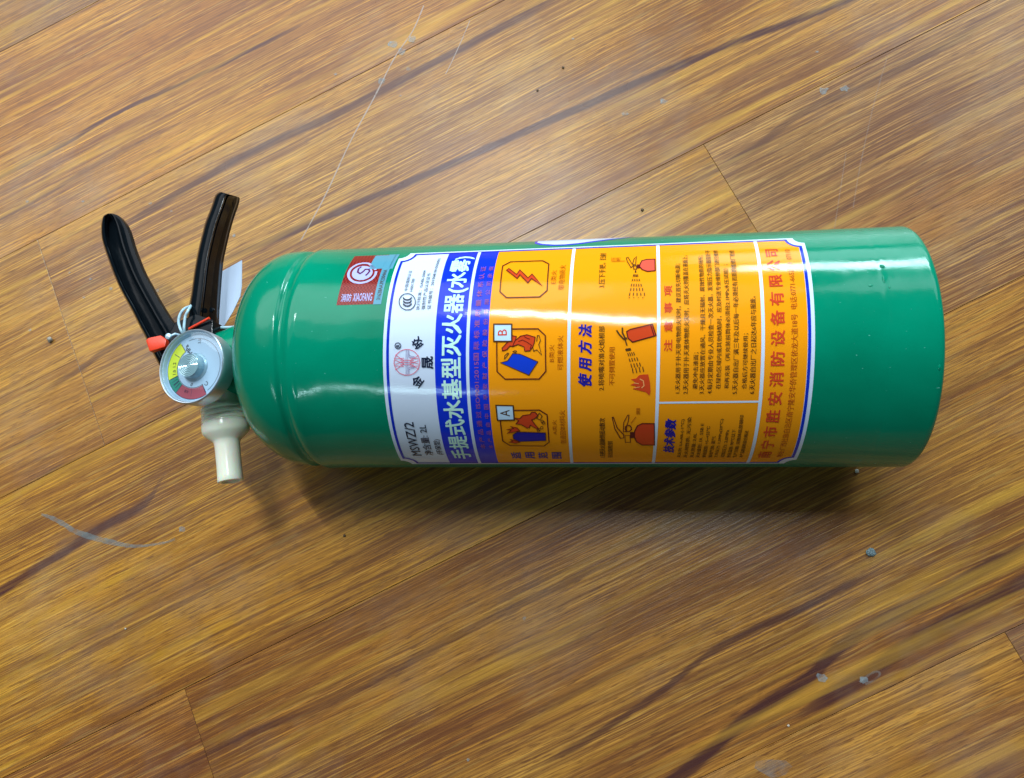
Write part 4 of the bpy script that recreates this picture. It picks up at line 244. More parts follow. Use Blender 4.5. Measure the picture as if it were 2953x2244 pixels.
PEBBLES=[[-5.559,0.567,0],[3.066,-1.666,0],[3.001,-0.92,0],[0.231,3.578,0],[-0.053,3.314,-0],[1.067,1.826,0],[-4.224,-2.531,-0],[2.253,-3.185,0],[-1.96,-1.571,0],[-5.333,1.105,0]]
SCRATCHES=[[[-1.401,4.528,0],[-1.519,4.2,0],[-1.718,3.866,-0],[-1.931,3.375,0],[-2.184,2.822,0],[-2.427,2.194,0],[-2.678,1.647,0]],[[-0.845,4.277,0],[-0.939,4.013,0],[-1.051,3.73,0],[-1.107,3.605,0]],[[3.64,3.451,0],[3.458,2.896,0],[3.269,2.198,0],[3.167,1.744,0]],[[3.145,2.361,0],[2.941,1.379,0]]]
SCUFF=[[-5.36,-1.385,0],[-5.274,-1.407,0],[-5.184,-1.439,0],[-5.057,-1.496,0],[-4.951,-1.554,0],[-4.724,-1.62,0],[-4.507,-1.666,0],[-4.289,-1.701,0],[-4.132,-1.699,0],[-3.922,-1.668,0],[-3.791,-1.627,0]]
SPECKS=[[-3.715,-1.523,0],[-1.74,4.05,0],[-1.856,3.575,0],[-1.546,3.703,0],[-1.623,3.366,0],[-2.418,3.709,0],[-5.414,2.26,0],[-6.142,2.298,0],[-4.551,2.189,0],[0.907,2.967,0],[1.316,3.076,0],[2.939,3.551,-0],[2.969,3.086,0],[3.185,3.094,0],[0.343,3.933,0],[2.57,-2.771,0],[2.92,-2.776,0],[-0.124,-2.33,0],[-0.632,-3.601,0],[-5.452,1.37,-0],[-5.173,1.284,0],[-4.905,1.158,0],[-5.219,1.068,-0],[-5.838,0.693,0],[-3.473,1.74,0],[-1.514,4.085,0],[-1.631,3.936,0],[-4.327,1.117,0],[-4.274,2.076,0]]
RING_MARK=[[2.886,-2.798,0],[2.952,-2.746,0],[3.028,-2.705,0],[3.062,-2.725,0],[3.008,-2.779,0],[2.932,-2.811,0]]
GREY_PATCH=[[2.087,-3.626,0],[1.943,-3.551,0],[1.96,-3.493,0],[2.065,-3.474,0],[2.213,-3.475,0],[2.269,-3.521,0],[2.206,-3.594,0]]
# ------------------------------------------------------------------ floor
TH = 0.45922
EV = Vector((math.cos(TH), math.sin(TH), 0)); EU = Vector((-math.sin(TH), math.cos(TH), 0))
SEAM0, PW, PL = 4.245, 2.72508, 14.38

STREAKS = [  # (half width, strength, [(v along the plank, u across it)]) the darker heartwood bands printed on the planks
 (.030, .85, [(-6.5,5.27),(-4.72,5.276),(-3.77,5.278),(-3.28,5.317),(-2.5,5.288),(-2.04,5.268),(-1.27,5.24),(-.2,5.26)]),
 (.060, .75, [(-3.9,3.86),(-3.42,3.883),(-2.36,3.956),(-1.75,3.977),(-1.16,3.941),(-.58,3.907),(0.6,3.93),(2.6,3.96)]),
 (.050, .90, [(-3.1,2.92),(-2.04,2.837),(-1.05,2.761),(-.07,2.688),(.93,2.618),(2.02,2.548),(2.84,2.49),(3.63,2.412),(4.66,2.281),(6.4,2.2)]),
 (.055, .80, [(-7,.50),(-6.1,.559),(-5.75,.603),(-5.29,.643),(-4.82,.696),(-4.38,.71),(-4.11,.845),(-3.94,.987)]),
 (.070, .85, [(-1.2,-3.93),(-.38,-3.827),(.36,-3.649),(.86,-3.595),(1.4,-3.457),(1.79,-3.411),(2.34,-3.416),(3.6,-3.34)]),
 (.080, .80, [(.6,-3.85),(.94,-3.803),(1.5,-3.746),(1.9,-3.687),(2.55,-3.655),(3.05,-3.626),(4,-3.6)]),
 (.035, .65, [(-1.8,-3.26),(-1.14,-3.242),(-.74,-3.21),(-.3,-3.152),(.72,-3.003),(1.34,-3.03),(2.2,-2.98)]),
 (.040, .55, [(-5.1,2.44),(-4.53,2.475),(-4.05,2.549),(-3.55,2.495),(-2.9,2.52)]),
 (.050, .45, [(2.4,1.18),(3.11,1.219),(3.83,1.321),(4.64,1.287),(6,1.3)]),
 (.035, .45, [(-5.6,-1.9),(-4.4,-1.86),(-3.0,-1.95),(-1.6,-1.9),(.2,-1.97)]),
 (.030, .5, [(-6.2,4.75),(-4.9,4.72),(-3.4,4.80),(-2.2,4.77)]),
]
def floor_material():
    m = bpy.data.materials.new('wood_print_flooring'); m.use_nodes = True
    nt = m.node_tree; L = nt.links.new; N = lambda t: nt.nodes.new(t)
    b = nt.nodes['Principled BSDF']
    def math_(op, a, b_=None, c=None, clamp=False):
        n = N('ShaderNodeMath'); n.operation = op; n.use_clamp = clamp
        for i, x in enumerate((a, b_, c)):
            if x is None: continue
            if isinstance(x, (int, float)): n.inputs[i].default_value = x
            else: L(x, n.inputs[i])
        return n.outputs[0]
    geo = N('ShaderNodeNewGeometry'); mp = N('ShaderNodeMapping'); mp.vector_type = 'POINT'
    vr = N('ShaderNodeVectorRotate'); vr.rotation_type = 'Z_AXIS'; vr.inputs['Angle'].default_value = -TH
    L(geo.outputs['Position'], vr.inputs['Vector'])
    mp.inputs['Scale'].default_value = (1/S, 1/S, 1/S); L(vr.outputs[0], mp.inputs['Vector'])
    info = N('ShaderNodeObjectInfo')
    base = mp.outputs[0]
    sep = N('ShaderNodeSeparateXYZ'); L(base, sep.inputs[0]); V, U = sep.outputs[0], sep.outputs[1]
    rnd = math_('MULTIPLY', info.outputs['Random'], 37.0)
    # slow waviness of the grain
    wv = N('ShaderNodeTexNoise'); wv.noise_dimensions = '3D'
    cb0 = N('ShaderNodeCombineXYZ'); L(math_('MULTIPLY', V, .30), cb0.inputs[0]); L(math_('MULTIPLY', U, 1.1), cb0.inputs[1]); L(rnd, cb0.inputs[2])
    wv.inputs['Scale'].default_value = 1; wv.inputs['Detail'].default_value = 3; L(cb0.outputs[0], wv.inputs['Vector'])
    warp = math_('MULTIPLY', math_('SUBTRACT', wv.outputs['Fac'], .5), .10)
    Uw = math_('ADD', U, warp)
    def nz(sv, su, detail=3, rough=.55, uu=None, off=0.0, dist=0.0):
        c = N('ShaderNodeCombineXYZ'); L(math_('MULTIPLY', V, sv), c.inputs[0]); L(math_('MULTIPLY', uu or Uw, su), c.inputs[1]); L(math_('ADD', rnd, off), c.inputs[2])
        n = N('ShaderNodeTexNoise'); n.inputs['Scale'].default_value = 1; n.inputs['Detail'].default_value = detail
        n.inputs['Roughness'].default_value = rough; n.inputs['Distortion'].default_value = dist
        L(c.outputs[0], n.inputs['Vector']); return n.outputs['Fac']
    def ramp(x, stops):
        r = N('ShaderNodeValToRGB'); e = r.color_ramp.elements
        while len(e) < len(stops): e.new(0.5)
        for i, (p_, c_) in enumerate(stops):
            e[i].position = p_; e[i].color = (*c_, 1) if isinstance(c_, tuple) else (c_, c_, c_, 1)
        L(x, r.inputs['Fac']); return r.outputs['Color']
    def mix(f, a, b_, mode='MIX'):
        n = N('ShaderNodeMixRGB'); n.blend_type = mode
        for i, x in enumerate((f, a, b_)):
            if isinstance(x, (int, float)): n.inputs[i].default_value = x if i == 0 else (x, x, x, 1)
            elif isinstance(x, tuple): n.inputs[i].default_value = (*x, 1)
            else: L(x, n.inputs[i])
        return n.outputs[0]
    tone = nz(.16, 1.1, 4, .6, off=3)
    col = ramp(tone, [(.28, (.37, .130, .018)), (.42, (.49, .195, .024)), (.55, (.58, .258, .034)), (.70, (.64, .31, .046))])
    # broad reddish brown figure
    fig = nz(.20, 4.2, 5, .62, off=9)
    col = mix(ramp(fig, [(.54, 0.0), (.64, .50)]), col, (.19, .056, .020))
    fig2 = nz(.16, 8.5, 4, .6, off=21)
    col = mix(ramp(fig2, [(.57, 0.0), (.72, .42)]), col, (.16, .050, .026))
    # explicit heartwood bands
    tot = None
    wob = math_('MULTIPLY', math_('SUBTRACT', nz(1.6, 5.0, 4, .65, uu=U, off=5), .5), .06)
    for hw, st, pts in STREAKS:
        v0, v1 = pts[0][0], pts[-1][0]; us = [p[1] for p in pts]; u0, u1 = min(us)-.01, max(us)+.01
        t = math_('DIVIDE', math_('SUBTRACT', V, v0), v1-v0, clamp=True)
        fc = N('ShaderNodeFloatCurve'); cm = fc.mapping; cu = cm.curves[0]
        cu.points[0].location = (0, (us[0]-u0)/(u1-u0)); cu.points[1].location = (1, (us[-1]-u0)/(u1-u0))
        for (pv, pu) in pts[1:-1]: cu.points.new((pv-v0)/(v1-v0), (pu-u0)/(u1-u0))
        cm.update(); L(t, fc.inputs['Value'])
        cen = math_('MULTIPLY_ADD', fc.outputs[0], u1-u0, u0)
        d = math_('ABSOLUTE', math_('SUBTRACT', math_('ADD', U, wob), cen))
        win = math_('MULTIPLY', t, math_('SUBTRACT', 1, t)); win = math_('MULTIPLY', win, 9, clamp=True)
        w = math_('MULTIPLY', win, hw*.85)
        k = math_('MULTIPLY', math_('SUBTRACT', 1.2, math_('DIVIDE', d, math_('ADD', w, .004))), 1.7, clamp=True)
        k = math_('MULTIPLY', math_('MULTIPLY', k, win), min(1.0, st*1.15))
        tot = k if tot is None else math_('MAXIMUM', tot, k)
    # fibre: fine pale/dark lines and short ticks
    fib = nz(1.1, 62, 3, .6, off=1)
    fcol = ramp(fib, [(.34, .72), (.46, .96), (.66, 1.10)])
    col = mix(.85, col, fcol, 'MULTIPLY')
    tick = nz(5, 110, 2, .65, off=13)
    col = mix(.8, col, ramp(tick, [(.38, .72), (.48, 1.0), (.66, 1.10)]), 'MULTIPLY')
    dline = nz(.16, 18, 3, .6, off=17)
    col = mix(ramp(dline, [(.57, 0.0), (.64, .55)]), col, (.10, .040, .020))
    dens = ramp(nz(.30, 1.5, 3, .6, off=81), [(.36, .30), (.62, .95)])
    def line(sv, su, off, w0, w1, st, lev=.5):
        r_ = math_('ABSOLUTE', math_('SUBTRACT', nz(sv, su, 1.5, .5, off=off), lev))
        mm = N('ShaderNodeMapRange'); L(r_, mm.inputs[0]); mm.inputs[1].default_value = w0; mm.inputs[2].default_value = w1; mm.inputs[3].default_value = st; mm.inputs[4].default_value = 0
        return math_('MULTIPLY', mm.outputs[0], dens)
    col = mix(line(.34, 27, 61, .015, .085, .85), col, (.150, .046, .016))
    col = mix(line(.50, 46, 71, .015, .10, .90, .48), col, (.170, .055, .020))
    col = mix(line(1.1, 70, 91, .02, .12, .60, .52), col, (.190, .065, .022))
    por = N('ShaderNodeMapRange'); L(nz(5.5, 85, 1, .5, off=101), por.inputs[0]); por.inputs[1].default_value = .60; por.inputs[2].default_value = .66; por.inputs[3].default_value = 0; por.inputs[4].default_value = .6
    col = mix(por.outputs[0], col, (.13, .045, .018))
    lit = N('ShaderNodeMapRange'); L(nz(1.6, 48, 2, .5, off=111), lit.inputs[0]); lit.inputs[1].default_value = .58; lit.inputs[2].default_value = .68; lit.inputs[3].default_value = 0; lit.inputs[4].default_value = .24
    col = mix(lit.outputs[0], col, (.78, .46, .10))
    tot = math_('MULTIPLY', tot, math_('MULTIPLY_ADD', nz(1.2, 34, 3, .6, off=121), 1.1, .42), clamp=True)
    col = mix(tot, col, (.080, .026, .022))
    gold = nz(.25, 5.2, 3, .6, off=29)
    col = mix(ramp(gold, [(.56, 0.0), (.70, .5)]), col, (.66, .34, .03))
    # grime haze with its own shape
    gr = nz(.5, .6, 5, .65, uu=U, off=40)
    col = mix(ramp(gr, [(.50, 0.0), (.75, .30)]), col, (.27, .24, .21))
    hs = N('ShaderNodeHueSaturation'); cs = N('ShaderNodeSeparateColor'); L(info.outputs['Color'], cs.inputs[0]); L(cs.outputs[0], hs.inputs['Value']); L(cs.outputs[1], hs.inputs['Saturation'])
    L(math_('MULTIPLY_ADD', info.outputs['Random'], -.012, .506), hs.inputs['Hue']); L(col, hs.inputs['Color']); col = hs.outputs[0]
    L(col, b.inputs['Base Color'])
    rg = nz(.7, .9, 4, .6, uu=U, off=50)
    L(math_('MULTIPLY_ADD', rg, .18, .20), b.inputs['Roughness'])
    b.inputs['Specular IOR Level'].default_value = .34
    bp = N('ShaderNodeBump'); bp.inputs['Strength'].default_value = .35; bp.inputs['Distance'].default_value = .00025
    hsum = math_('ADD', math_('MULTIPLY', tick, .6), fib); L(hsum, bp.inputs['Height']); L(bp.outputs[0], b.inputs['Normal'])
    return m
M_floor = floor_material()
M_under = mat('dark_subfloor', (0.09, 0.055, 0.04), 0.9)

def uvp(v, u, z=0.0): return EV*v+EU*u+Vector((0, 0, z))
bm = bmesh.new()
vs = [bm.verts.new(uvp(v, u, -0.028)) for v, u in ((-16, -13), (19, -13), (19, 12), (-16, 12))]; bm.faces.new(vs)
floor = obj('floor', bm, M_under, None, False); floor['kind'] = 'structure'
floor['label'] = 'scuffed wood-look plank flooring under the fire extinguisher'
GAP = 0.0024
for k in range(-3, 6):
    u1 = SEAM0-k*PW-GAP; u0 = SEAM0-(k+1)*PW+GAP
    j0 = (2.67 if k % 2 else -4.52)-PL
    j = j0
    while j < 18:
        a, b_ = max(j+GAP*.7, -15.5), min(j+PL-GAP*.7, 18.5)
        if b_-a > 0.5:
            c = uvp((a+b_)/2, (u0+u1)/2)
            bm = bmesh.new()
            P = [uvp(v, u)-c for v, u in ((a, u0), (b_, u0), (b_, u1), (a, u1))]
            top = [bm.verts.new(p) for p in P]; bot = [bm.verts.new(p-Vector((0, 0, .026))) for p in P]
            bm.faces.new(top)
            for i in range(4): bm.faces.new((top[i], bot[i], bot[(i+1) % 4], top[(i+1) % 4]))
            bmesh.ops.recalc_face_normals(bm, faces=bm.faces)
            bmesh.ops.bevel(bm, geom=[e for e in bm.edges if all(abs(v.co.z) < 1e-6 for v in e.verts)], offset=.0025, segments=1, affect='EDGES')
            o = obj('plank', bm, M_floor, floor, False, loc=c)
            # dimmer light on right and lower boards painted into their value, saturation
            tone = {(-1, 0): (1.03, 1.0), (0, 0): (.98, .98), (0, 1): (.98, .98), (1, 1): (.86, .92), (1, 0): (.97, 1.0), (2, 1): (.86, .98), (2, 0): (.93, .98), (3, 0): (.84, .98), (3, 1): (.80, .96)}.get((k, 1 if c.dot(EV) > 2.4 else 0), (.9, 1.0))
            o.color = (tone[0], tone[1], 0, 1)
        j += PL

# wear marks that lie on the planks
def mark_mat(name, col, amount, scale=400, thr=.45, soft=.25):
    m = mat(name, col, 0.55); nt = m.node_tree; b = nt.nodes['Principled BSDF']
    tc = nt.nodes.new('ShaderNodeTexCoord'); n = nt.nodes.new('ShaderNodeTexNoise'); n.inputs['Scale'].default_value = scale; n.inputs['Detail'].default_value = 3
    r = nt.nodes.new('ShaderNodeMapRange'); r.inputs[1].default_value = thr-soft; r.inputs[2].default_value = thr+soft; r.inputs[3].default_value = 0; r.inputs[4].default_value = amount
    nt.links.new(tc.outputs['Object'], n.inputs['Vector']); nt.links.new(n.outputs['Fac'], r.inputs[0]); nt.links.new(r.outputs[0], b.inputs['Alpha'])
    return m
M_scr = mark_mat('pale_scratch', (.60, .50, .44), .50, 250, .22)
M_scr2 = mark_mat('faint_scratch', (.50, .42, .38), .16, 250, .3)
M_scuff = mark_mat('grey_scuff', (.24, .31, .32), .42, 260, .36)
M_speck = mark_mat('pale_paint_speck', (.32, .42, .46), .50, 350, .45)
M_patch = mark_mat('grey_patch', (.32, .28, .25), .5, 160, .5)
def ribbon(name, pts, w, m, lab=None, z=.0025):
    pts = smooth_path(pts, 6); bm = bmesh.new(); prev = None; n = len(pts)
    for i, p in enumerate(pts):
        d = (pts[min(i+1, n-1)]-pts[max(i-1, 0)]).normalized(); s = Vector((-d.y, d.x, 0))
        ww = (w(i/(n-1)) if callable(w) else w)*random.uniform(.8, 1.2)
        a = bm.verts.new(p+s*ww+Vector((0, 0, z))); b_ = bm.verts.new(p-s*ww+Vector((0, 0, z)))
        if prev: bm.faces.new((prev[0], prev[1], b_, a))
        prev = (a, b_)
    bmesh.ops.recalc_face_normals(bm, faces=bm.faces)
    return obj(name, bm, m, floor, False)
for i, s in enumerate(SCRATCHES):
    ribbon('scratch', s, (.0080, .005, .005, .005)[i], M_scr if i < 2 else M_scr2, z=.002+.0004*i)
ribbon('scuff_mark', SCUFF, lambda t: .012+.016*math.sin(math.pi*min(1, t*1.15)), M_scuff)
ribbon('scuff_mark', RING_MARK, .009, M_patch)
def blob(name, p, r, m, z=.003):
    bm = bmesh.new(); n = 11; a0 = random.random()*6
    c = bm.verts.new((p[0], p[1], z)); ring = []
    for i in range(n):
        a = a0+2*math.pi*i/n; rr = r*random.uniform(.55, 1.15)
        ring.append(bm.verts.new((p[0]+rr*math.cos(a)*1.15, p[1]+rr*math.sin(a)*.9, z)))
    for i in range(n): bm.faces.new((c, ring[i], ring[(i+1) % n]))
    return obj(name, bm, m, floor, False)
big = {0: .04, 1: .06, 2: .045, 3: .028, 9: .035, 10: .04, 12: .05, 13: .045, 15: .055, 16: .035, 25: .055, 26: .05}
for i, p in enumerate(SPECKS): blob('paint_speck', p, big.get(i, random.uniform(.012, .026)), M_speck, .003+.0002*i)
bm = bmesh.new(); bm.faces.new([bm.verts.new((p[0], p[1], .0022)) for p in GREY_PATCH]); obj('scuff_mark', bm, M_patch, floor, False)

# loose grit
def tag(o, label, cat, group=None):
    o['label'] = label; o['category'] = cat
    if group: o['group'] = group
def grit(name, p, r, m, label, cat, seed, flat=.6):
    bm = bmesh.new(); bmesh.ops.create_icosphere(bm, subdivisions=2, radius=r)
    for v in bm.verts:
        v.co *= 1+.45*noise.noise(v.co*(1.4/r)+Vector((seed, 0, 0))); v.co.z *= flat
    lo = min(v.co.z for v in bm.verts)
    for v in bm.verts: v.co.z -= lo
    o = obj(name, bm, m, None, True, 40, loc=(p[0], p[1], .0005)); tag(o, label, cat); return o
M_stone = mat('grey_stone', (.30, .27, .22), .5, bump=[(900, .6, .0006)])
M_dirt = mat('dark_dirt', (.10, .06, .03), .7)
M_chip = mat('dark_flecked_chip', (.12, .17, .18), .3, bump=[(1200, .9, .0008)])
M_pale = mat('pale_crumb', (.55, .50, .42), .5)
P_ = PEBBLES
grit('pebble', P_[0], .030, M_stone, 'small rounded grey pebble left of the black levers', 'pebble', 1, .8)
grit('paint_chip', P_[1], .040, M_chip, 'dark flecked chip lying below the right end of the tank', 'chip', 2, .35)
grit('crumb', P_[2], .020, M_pale, 'pale glassy crumb close under the lower edge of the tank', 'crumb', 3)
grit('dirt_grain', P_[3], .014, M_dirt, 'brown grain of dirt highest on the floor above the tank', 'dirt', 4)
grit('dirt_grain', P_[4], .012, M_dirt, 'tiny dark grain just below left of the highest brown grain', 'dirt', 5)
grit('dirt_grain', P_[5], .016, M_dirt, 'dark grain of dirt just above the middle of the tank', 'dirt', 6)
grit('crumb', P_[6], .010, M_pale, 'tiny bright crumb on the floor at lower left', 'crumb', 7)
grit('crumb', P_[7], .010, M_pale, 'tiny bright crumb near the bottom right beside a dark band', 'crumb', 8)
grit('dirt_grain', P_[8], .014, M_dirt, 'dark grain of dirt on the floor below the dome of the tank', 'dirt', 9)

# ------------------------------------------------------------------ fire extinguisher
fx = empty('fire_extinguisher', (0, 0, 0))
tag(fx, 'green fire extinguisher lying on its side with an orange printed label', 'fire extinguisher')

AX = Matrix.Translation((0, 0, 1))
prof = [(-2.595, .20), (-2.592, .26)]
for i in range(1, 40):
    t = i/39*math.pi/2
    x = -1.96-.635*math.cos(t)**.80; r = .989*math.sin(t)**.90
    if r > .315: prof.append((x, r))
prof += [(-1.948, .984), (-1.937, .974), (-1.926, .966), (-1.913, .962), (-1.900, .965), (-1.88, .975), (-1.86, .988), (-1.84, .999), (-1.82, 1.005), (-1.795, 1.006), (-1.775, 1.003), (-1.76, 1.0)]
prof += [(-1.76+i*.25, 1.0) for i in range(1, 17)]
prof += [(2.72, 1.0), (2.745, .9994), (2.76, .9984), (2.775, .9994), (2.80, 1.0), (3.07, 1.0), (3.09, 1.0015), (3.11, 1.001), (3.125, .996), (3.137, .987), (3.145, .975), (3.146, .964), (3.138, .955), (3.12, .952), (2.98, .96), (2.96, .94), (2.90, .70), (2.86, .35), (2.85, 0)]
bm = bmesh.new(); lathe(bm, prof, AX, 320)
for v in bm.verts:            # dents and hand-finished unevenness
    p = v.co
    if p.x < -1.94: v.co.y += .022*min(1, (-1.94-p.x)/.3)
    if p.x > -1.7 and p.x < 2.6: continue
    r0 = Vector((0, p.y, p.z-1)); d = r0.length
    if d < .3: continue
    k = .006*noise.noise(Vector((p.x*2.2, p.y*1.7, p.z*1.7)))
    if p.x > 2.6: k *= .35*min(1, (p.x-2.6)/.2)
    elif p.x > -1.95: k *= max(0, min(1, (-1.7-p.x)/.25))
    r0 *= (d+k)/d; v.co.y = r0.y; v.co.z = 1+r0.z
tank = obj('tank', bm, M_green, fx, True, 50)
# weld nib near the foot and small paint runs
def lump(c, rx, ra, h, seed=0):
    x0, ph = c; bm = bmesh.new(); n, m = 14, 5; rows = []
    for j in range(m+1):
        f = j/m; row = []
        for i in range(n):
            a = 2*math.pi*i/n; x = x0+rx*f*math.cos(a); q = math.radians(ph)+ra*f*math.sin(a)
            R = 1.0-.001+h*(1-f*f)
            row.append(bm.verts.new((x, R*math.cos(q), 1+R*math.sin(q))))
            if j == 0: break
        rows.append(row)
    for i in range(n): bm.faces.new((rows[0][0], rows[1][i], rows[1][(i+1) % n]))
    for a, b_ in zip(rows[1:], rows[2:]):
        for i in range(n): bm.faces.new((a[i], b_[i], b_[(i+1) % n], a[(i+1) % n]))
    bmesh.ops.recalc_face_normals(bm, faces=bm.faces)
    return bm
for c, rx, ra, h in (((2.76, 75), .012, .035, .007), ((2.79, 79), .009, .015, .005), ((2.77, 68), .02, .02, .010), ((2.66, 78), .02, .012, .005), ((3.10, 114), .014, .03, .008)):
    o = obj('paint_run', lump(c, rx, ra, h), M_green, tank)

# ---- print wrapped on the tank: every shape lives in (angle, x) and is bent round the cylinder
DEG = math.pi/180
def wrap_obj(name, bm, m, parent, layer, skew=True):
    """bm in page space: x = angle in degrees, y = position along tank"""
    lo = min(v.co.x for v in bm.verts); hi = max(v.co.x for v in bm.verts)
    a = math.ceil(lo/3)*3
    while a < hi:
        if a > lo+1e-4:
            bmesh.ops.bisect_plane(bm, geom=bm.verts[:]+bm.edges[:]+bm.faces[:], plane_co=(a, 0, 0), plane_no=(1, 0, 0), dist=1e-6)
        a += 3
    bmesh.ops.triangulate(bm, faces=[f for f in bm.faces if len(f.verts) > 4])
    R = 1+.0011*layer; nrm = []
    for v in bm.verts:
        q = v.co.x*DEG; x = v.co.y; Q = R+v.co.z
        v.co = Vector((x, Q*math.cos(q), 1+Q*math.sin(q)))
    for f in bm.faces:
        f.normal_update(); c = f.calc_center_median()
        if f.normal.dot(Vector((0, c.y, c.z-1))) < 0: f.normal_flip()
    o = obj(name, bm, m, parent, True, None)
    me = o.data
    me.normals_split_custom_set_from_vertices([Vector((0, v.co.y, v.co.z-S)).normalized() for v in me.vertices])
    return o
def add_poly(bm, pts):
    pts = [Vector((p[0], p[1], 0)) for p in pts]
    vs = [bm.verts.new(p) for p in pts]
    for t in geometry.tessellate_polygon([pts]):
        try: bm.faces.new([vs[i] for i in t])
        except ValueError: pass
KA = 180/math.pi
def add_stroke(bm, pts, w, closed):
    # page space is anisotropic (degrees, units): work in units, write back
    P = [Vector((a/KA, b, 0)) for a, b in pts]; n = len(P); h = w/2; A = []; B = []
    for i in range(n):
        if closed: d0 = (P[i]-P[i-1]).normalized(); d1 = (P[(i+1) % n]-P[i]).normalized()
        else:
            d0 = (P[i]-P[i-1]).normalized() if i else (P[1]-P[0]).normalized()
            d1 = (P[i+1]-P[i]).normalized() if i < n-1 else d0
        n0 = Vector((-d0.y, d0.x, 0)); n1 = Vector((-d1.y, d1.x, 0)); b = (n0+n1)
        if b.length < .2: b = n0.copy()
        b.normalize(); k = h/max(.45, b.dot(n0))
        A.append(P[i]+b*k); B.append(P[i]-b*k)
    va = [bm.verts.new((p.x*KA, p.y, 0)) for p in A]; vb = [bm.verts.new((p.x*KA, p.y, 0)) for p in B]
    for i in range(n if closed else n-1):
        j = (i+1) % n; bm.faces.new((va[i], vb[i], vb[j], va[j]))
def add_text(bm, s, p0, p1, xt, xb, bold):
    vs, fs = text_verts(s, BOLD[bold], shear=.22 if bold == 4 else 0)
    if not vs: return
    x0 = min(v[0] for v in vs); x1 = max(v[0] for v in vs); y0 = min(v[1] for v in vs); y1 = max(v[1] for v in vs)
    nv = []
    for x, y, z in vs:
        a = (x-x0)/(x1-x0); b = (y-y0)/(y1-y0)
        ph = p0+(p1-p0)*a
        nv.append(bm.verts.new((ph, xb+(xt-xb)*b-.00045*(ph-(p0+p1)/2), z)))
    for f in fs:
        try: bm.faces.new([nv[i] for i in f])
        except ValueError: pass
SK_ = -.00045
def band(bm, x0, x1, a0, a1):            # rectangle on the label following its slight skew
    add_poly(bm, [(a, x+SK_*(a-107)) for a, x in ((a0, x0), (a1, x0), (a1, x1), (a0, x1))])

A0, A1, X0, X1 = 43.2, 173.0, -1.03, 2.240     # label edges
def outline(g, kx, ka):
    """label outline inset by g (units), with the concave notched corners"""
    a0, a1 = A0+g*KA, A1-g*KA; x0, x1 = X0+g, X1-g; P = []
    ra, rx = ka*KA, kx
    def corner(ca, cx, s, e):
        for i in range(7):
            t = s+(e-s)*i/6; P.append((ca+ra*math.cos(t), cx+rx*math.sin(t)))
    corner(a0, x0, math.pi/2, 0); corner(a1, x0, math.pi, math.pi/2); corner(a1, x1, -math.pi/2, -math.pi); corner(a0, x1, 0, -math.pi/2)
    return [(a, x+SK_*(a-107)) for a, x in P]
bm = bmesh.new(); add_poly(bm, outline(0, .075, .10))
label = wrap_obj('label', bm, PM['label_white'], fx, 1); label['label'] = 'white, blue and orange instruction label wrapped round the tank'
bm = bmesh.new(); band(bm, -.610, -.187, A0+1.6, A1-1.6); wrap_obj('blue_band', bm, PM['band_blue'], label, 2)
bm = bmesh.new()
o_ = outline(.052, .085, .105)
add_poly(bm, [(a0_, x_) for a0_, x_ in ((A0+1.6, -.187+SK_*(A0-107)), (A1-1.6, -.187+SK_*(A1-107)))]+[q for q in o_ if q[1] > 1.5])
wrap_obj('orange_panel', bm, PM['orange'], label, 2)
bm = bmesh.new(); add_stroke(bm, outline(.038, .095, .12), .022, True); wrap_obj('border_line', bm, PM['border_blue'], label, 3)
bm = bmesh.new()
for xs in (-.349, .438, 1.112, 1.872): band(bm, xs-.0125, xs+.0125, A0+2.4, A1-2.4)
w_ = .016*KA/2
band(bm, 1.112, 1.872, 127.8-w_, 127.8+w_)
wrap_obj('dividing_line', bm, PM['label_white'], label, 4)

by = {}
def bucket(c, layer): return by.setdefault((c, layer), bmesh.new())
NAMES = {'title': 'title_lettering', 'rose': 'certificate_lettering', 'black': 'black_lettering', 'dark': 'instruction_lettering', 'ink': 'heading_lettering',
         'brown': 'caption_lettering', 'red': 'red_lettering', 'redthin': 'address_lettering'}
for s, p0, p1, xt, xb, c, bold in TEXTS:
    tb = bmesh.new(); add_text(tb, s, p0, p1, xt, xb, bold); wrap_obj(NAMES[c], tb, PM[c], label, 5)
for s, x, ph, rot, size in GLYPHS:
    bmg = bmesh.new(); vs, fs = text_verts(s, .02); cx = (min(v[0] for v in vs)+max(v[0] for v in vs))/2; cy = (min(v[1] for v in vs)+max(v[1] for v in vs))/2
    h = max(v[1] for v in vs)-min(v[1] for v in vs); k = size/h; ca, sa = math.cos(math.radians(-rot)), math.sin(math.radians(-rot)); ca, sa = math.cos(math.radians(rot)), math.sin(math.radians(rot))
    nv = []
    for a, b, z in vs:
        a = (a-cx)*k; b = (b-cy)*k; a, b = a*ca-b*sa, a*sa+b*ca
        nv.append(bmg.verts.new((ph-a*KA, x-b, z)))
    for f in fs:
        try: bmg.faces.new([nv[i] for i in f])
        except ValueError: pass
    wrap_obj('black_lettering', bmg, PM['black'], label, 5)
for g, c, l, pts in FILLS: add_poly(bucket((g, c), l+2), [(a, x) for x, a in pts])
for g, c, w, cl, pts in STROKES: add_stroke(bucket((g, c), 7), [(a, x) for x, a in pts], w, cl)
for ((g, c), l), b_ in by.items():
    wrap_obj(g.strip(), b_, PM[c], label, l)

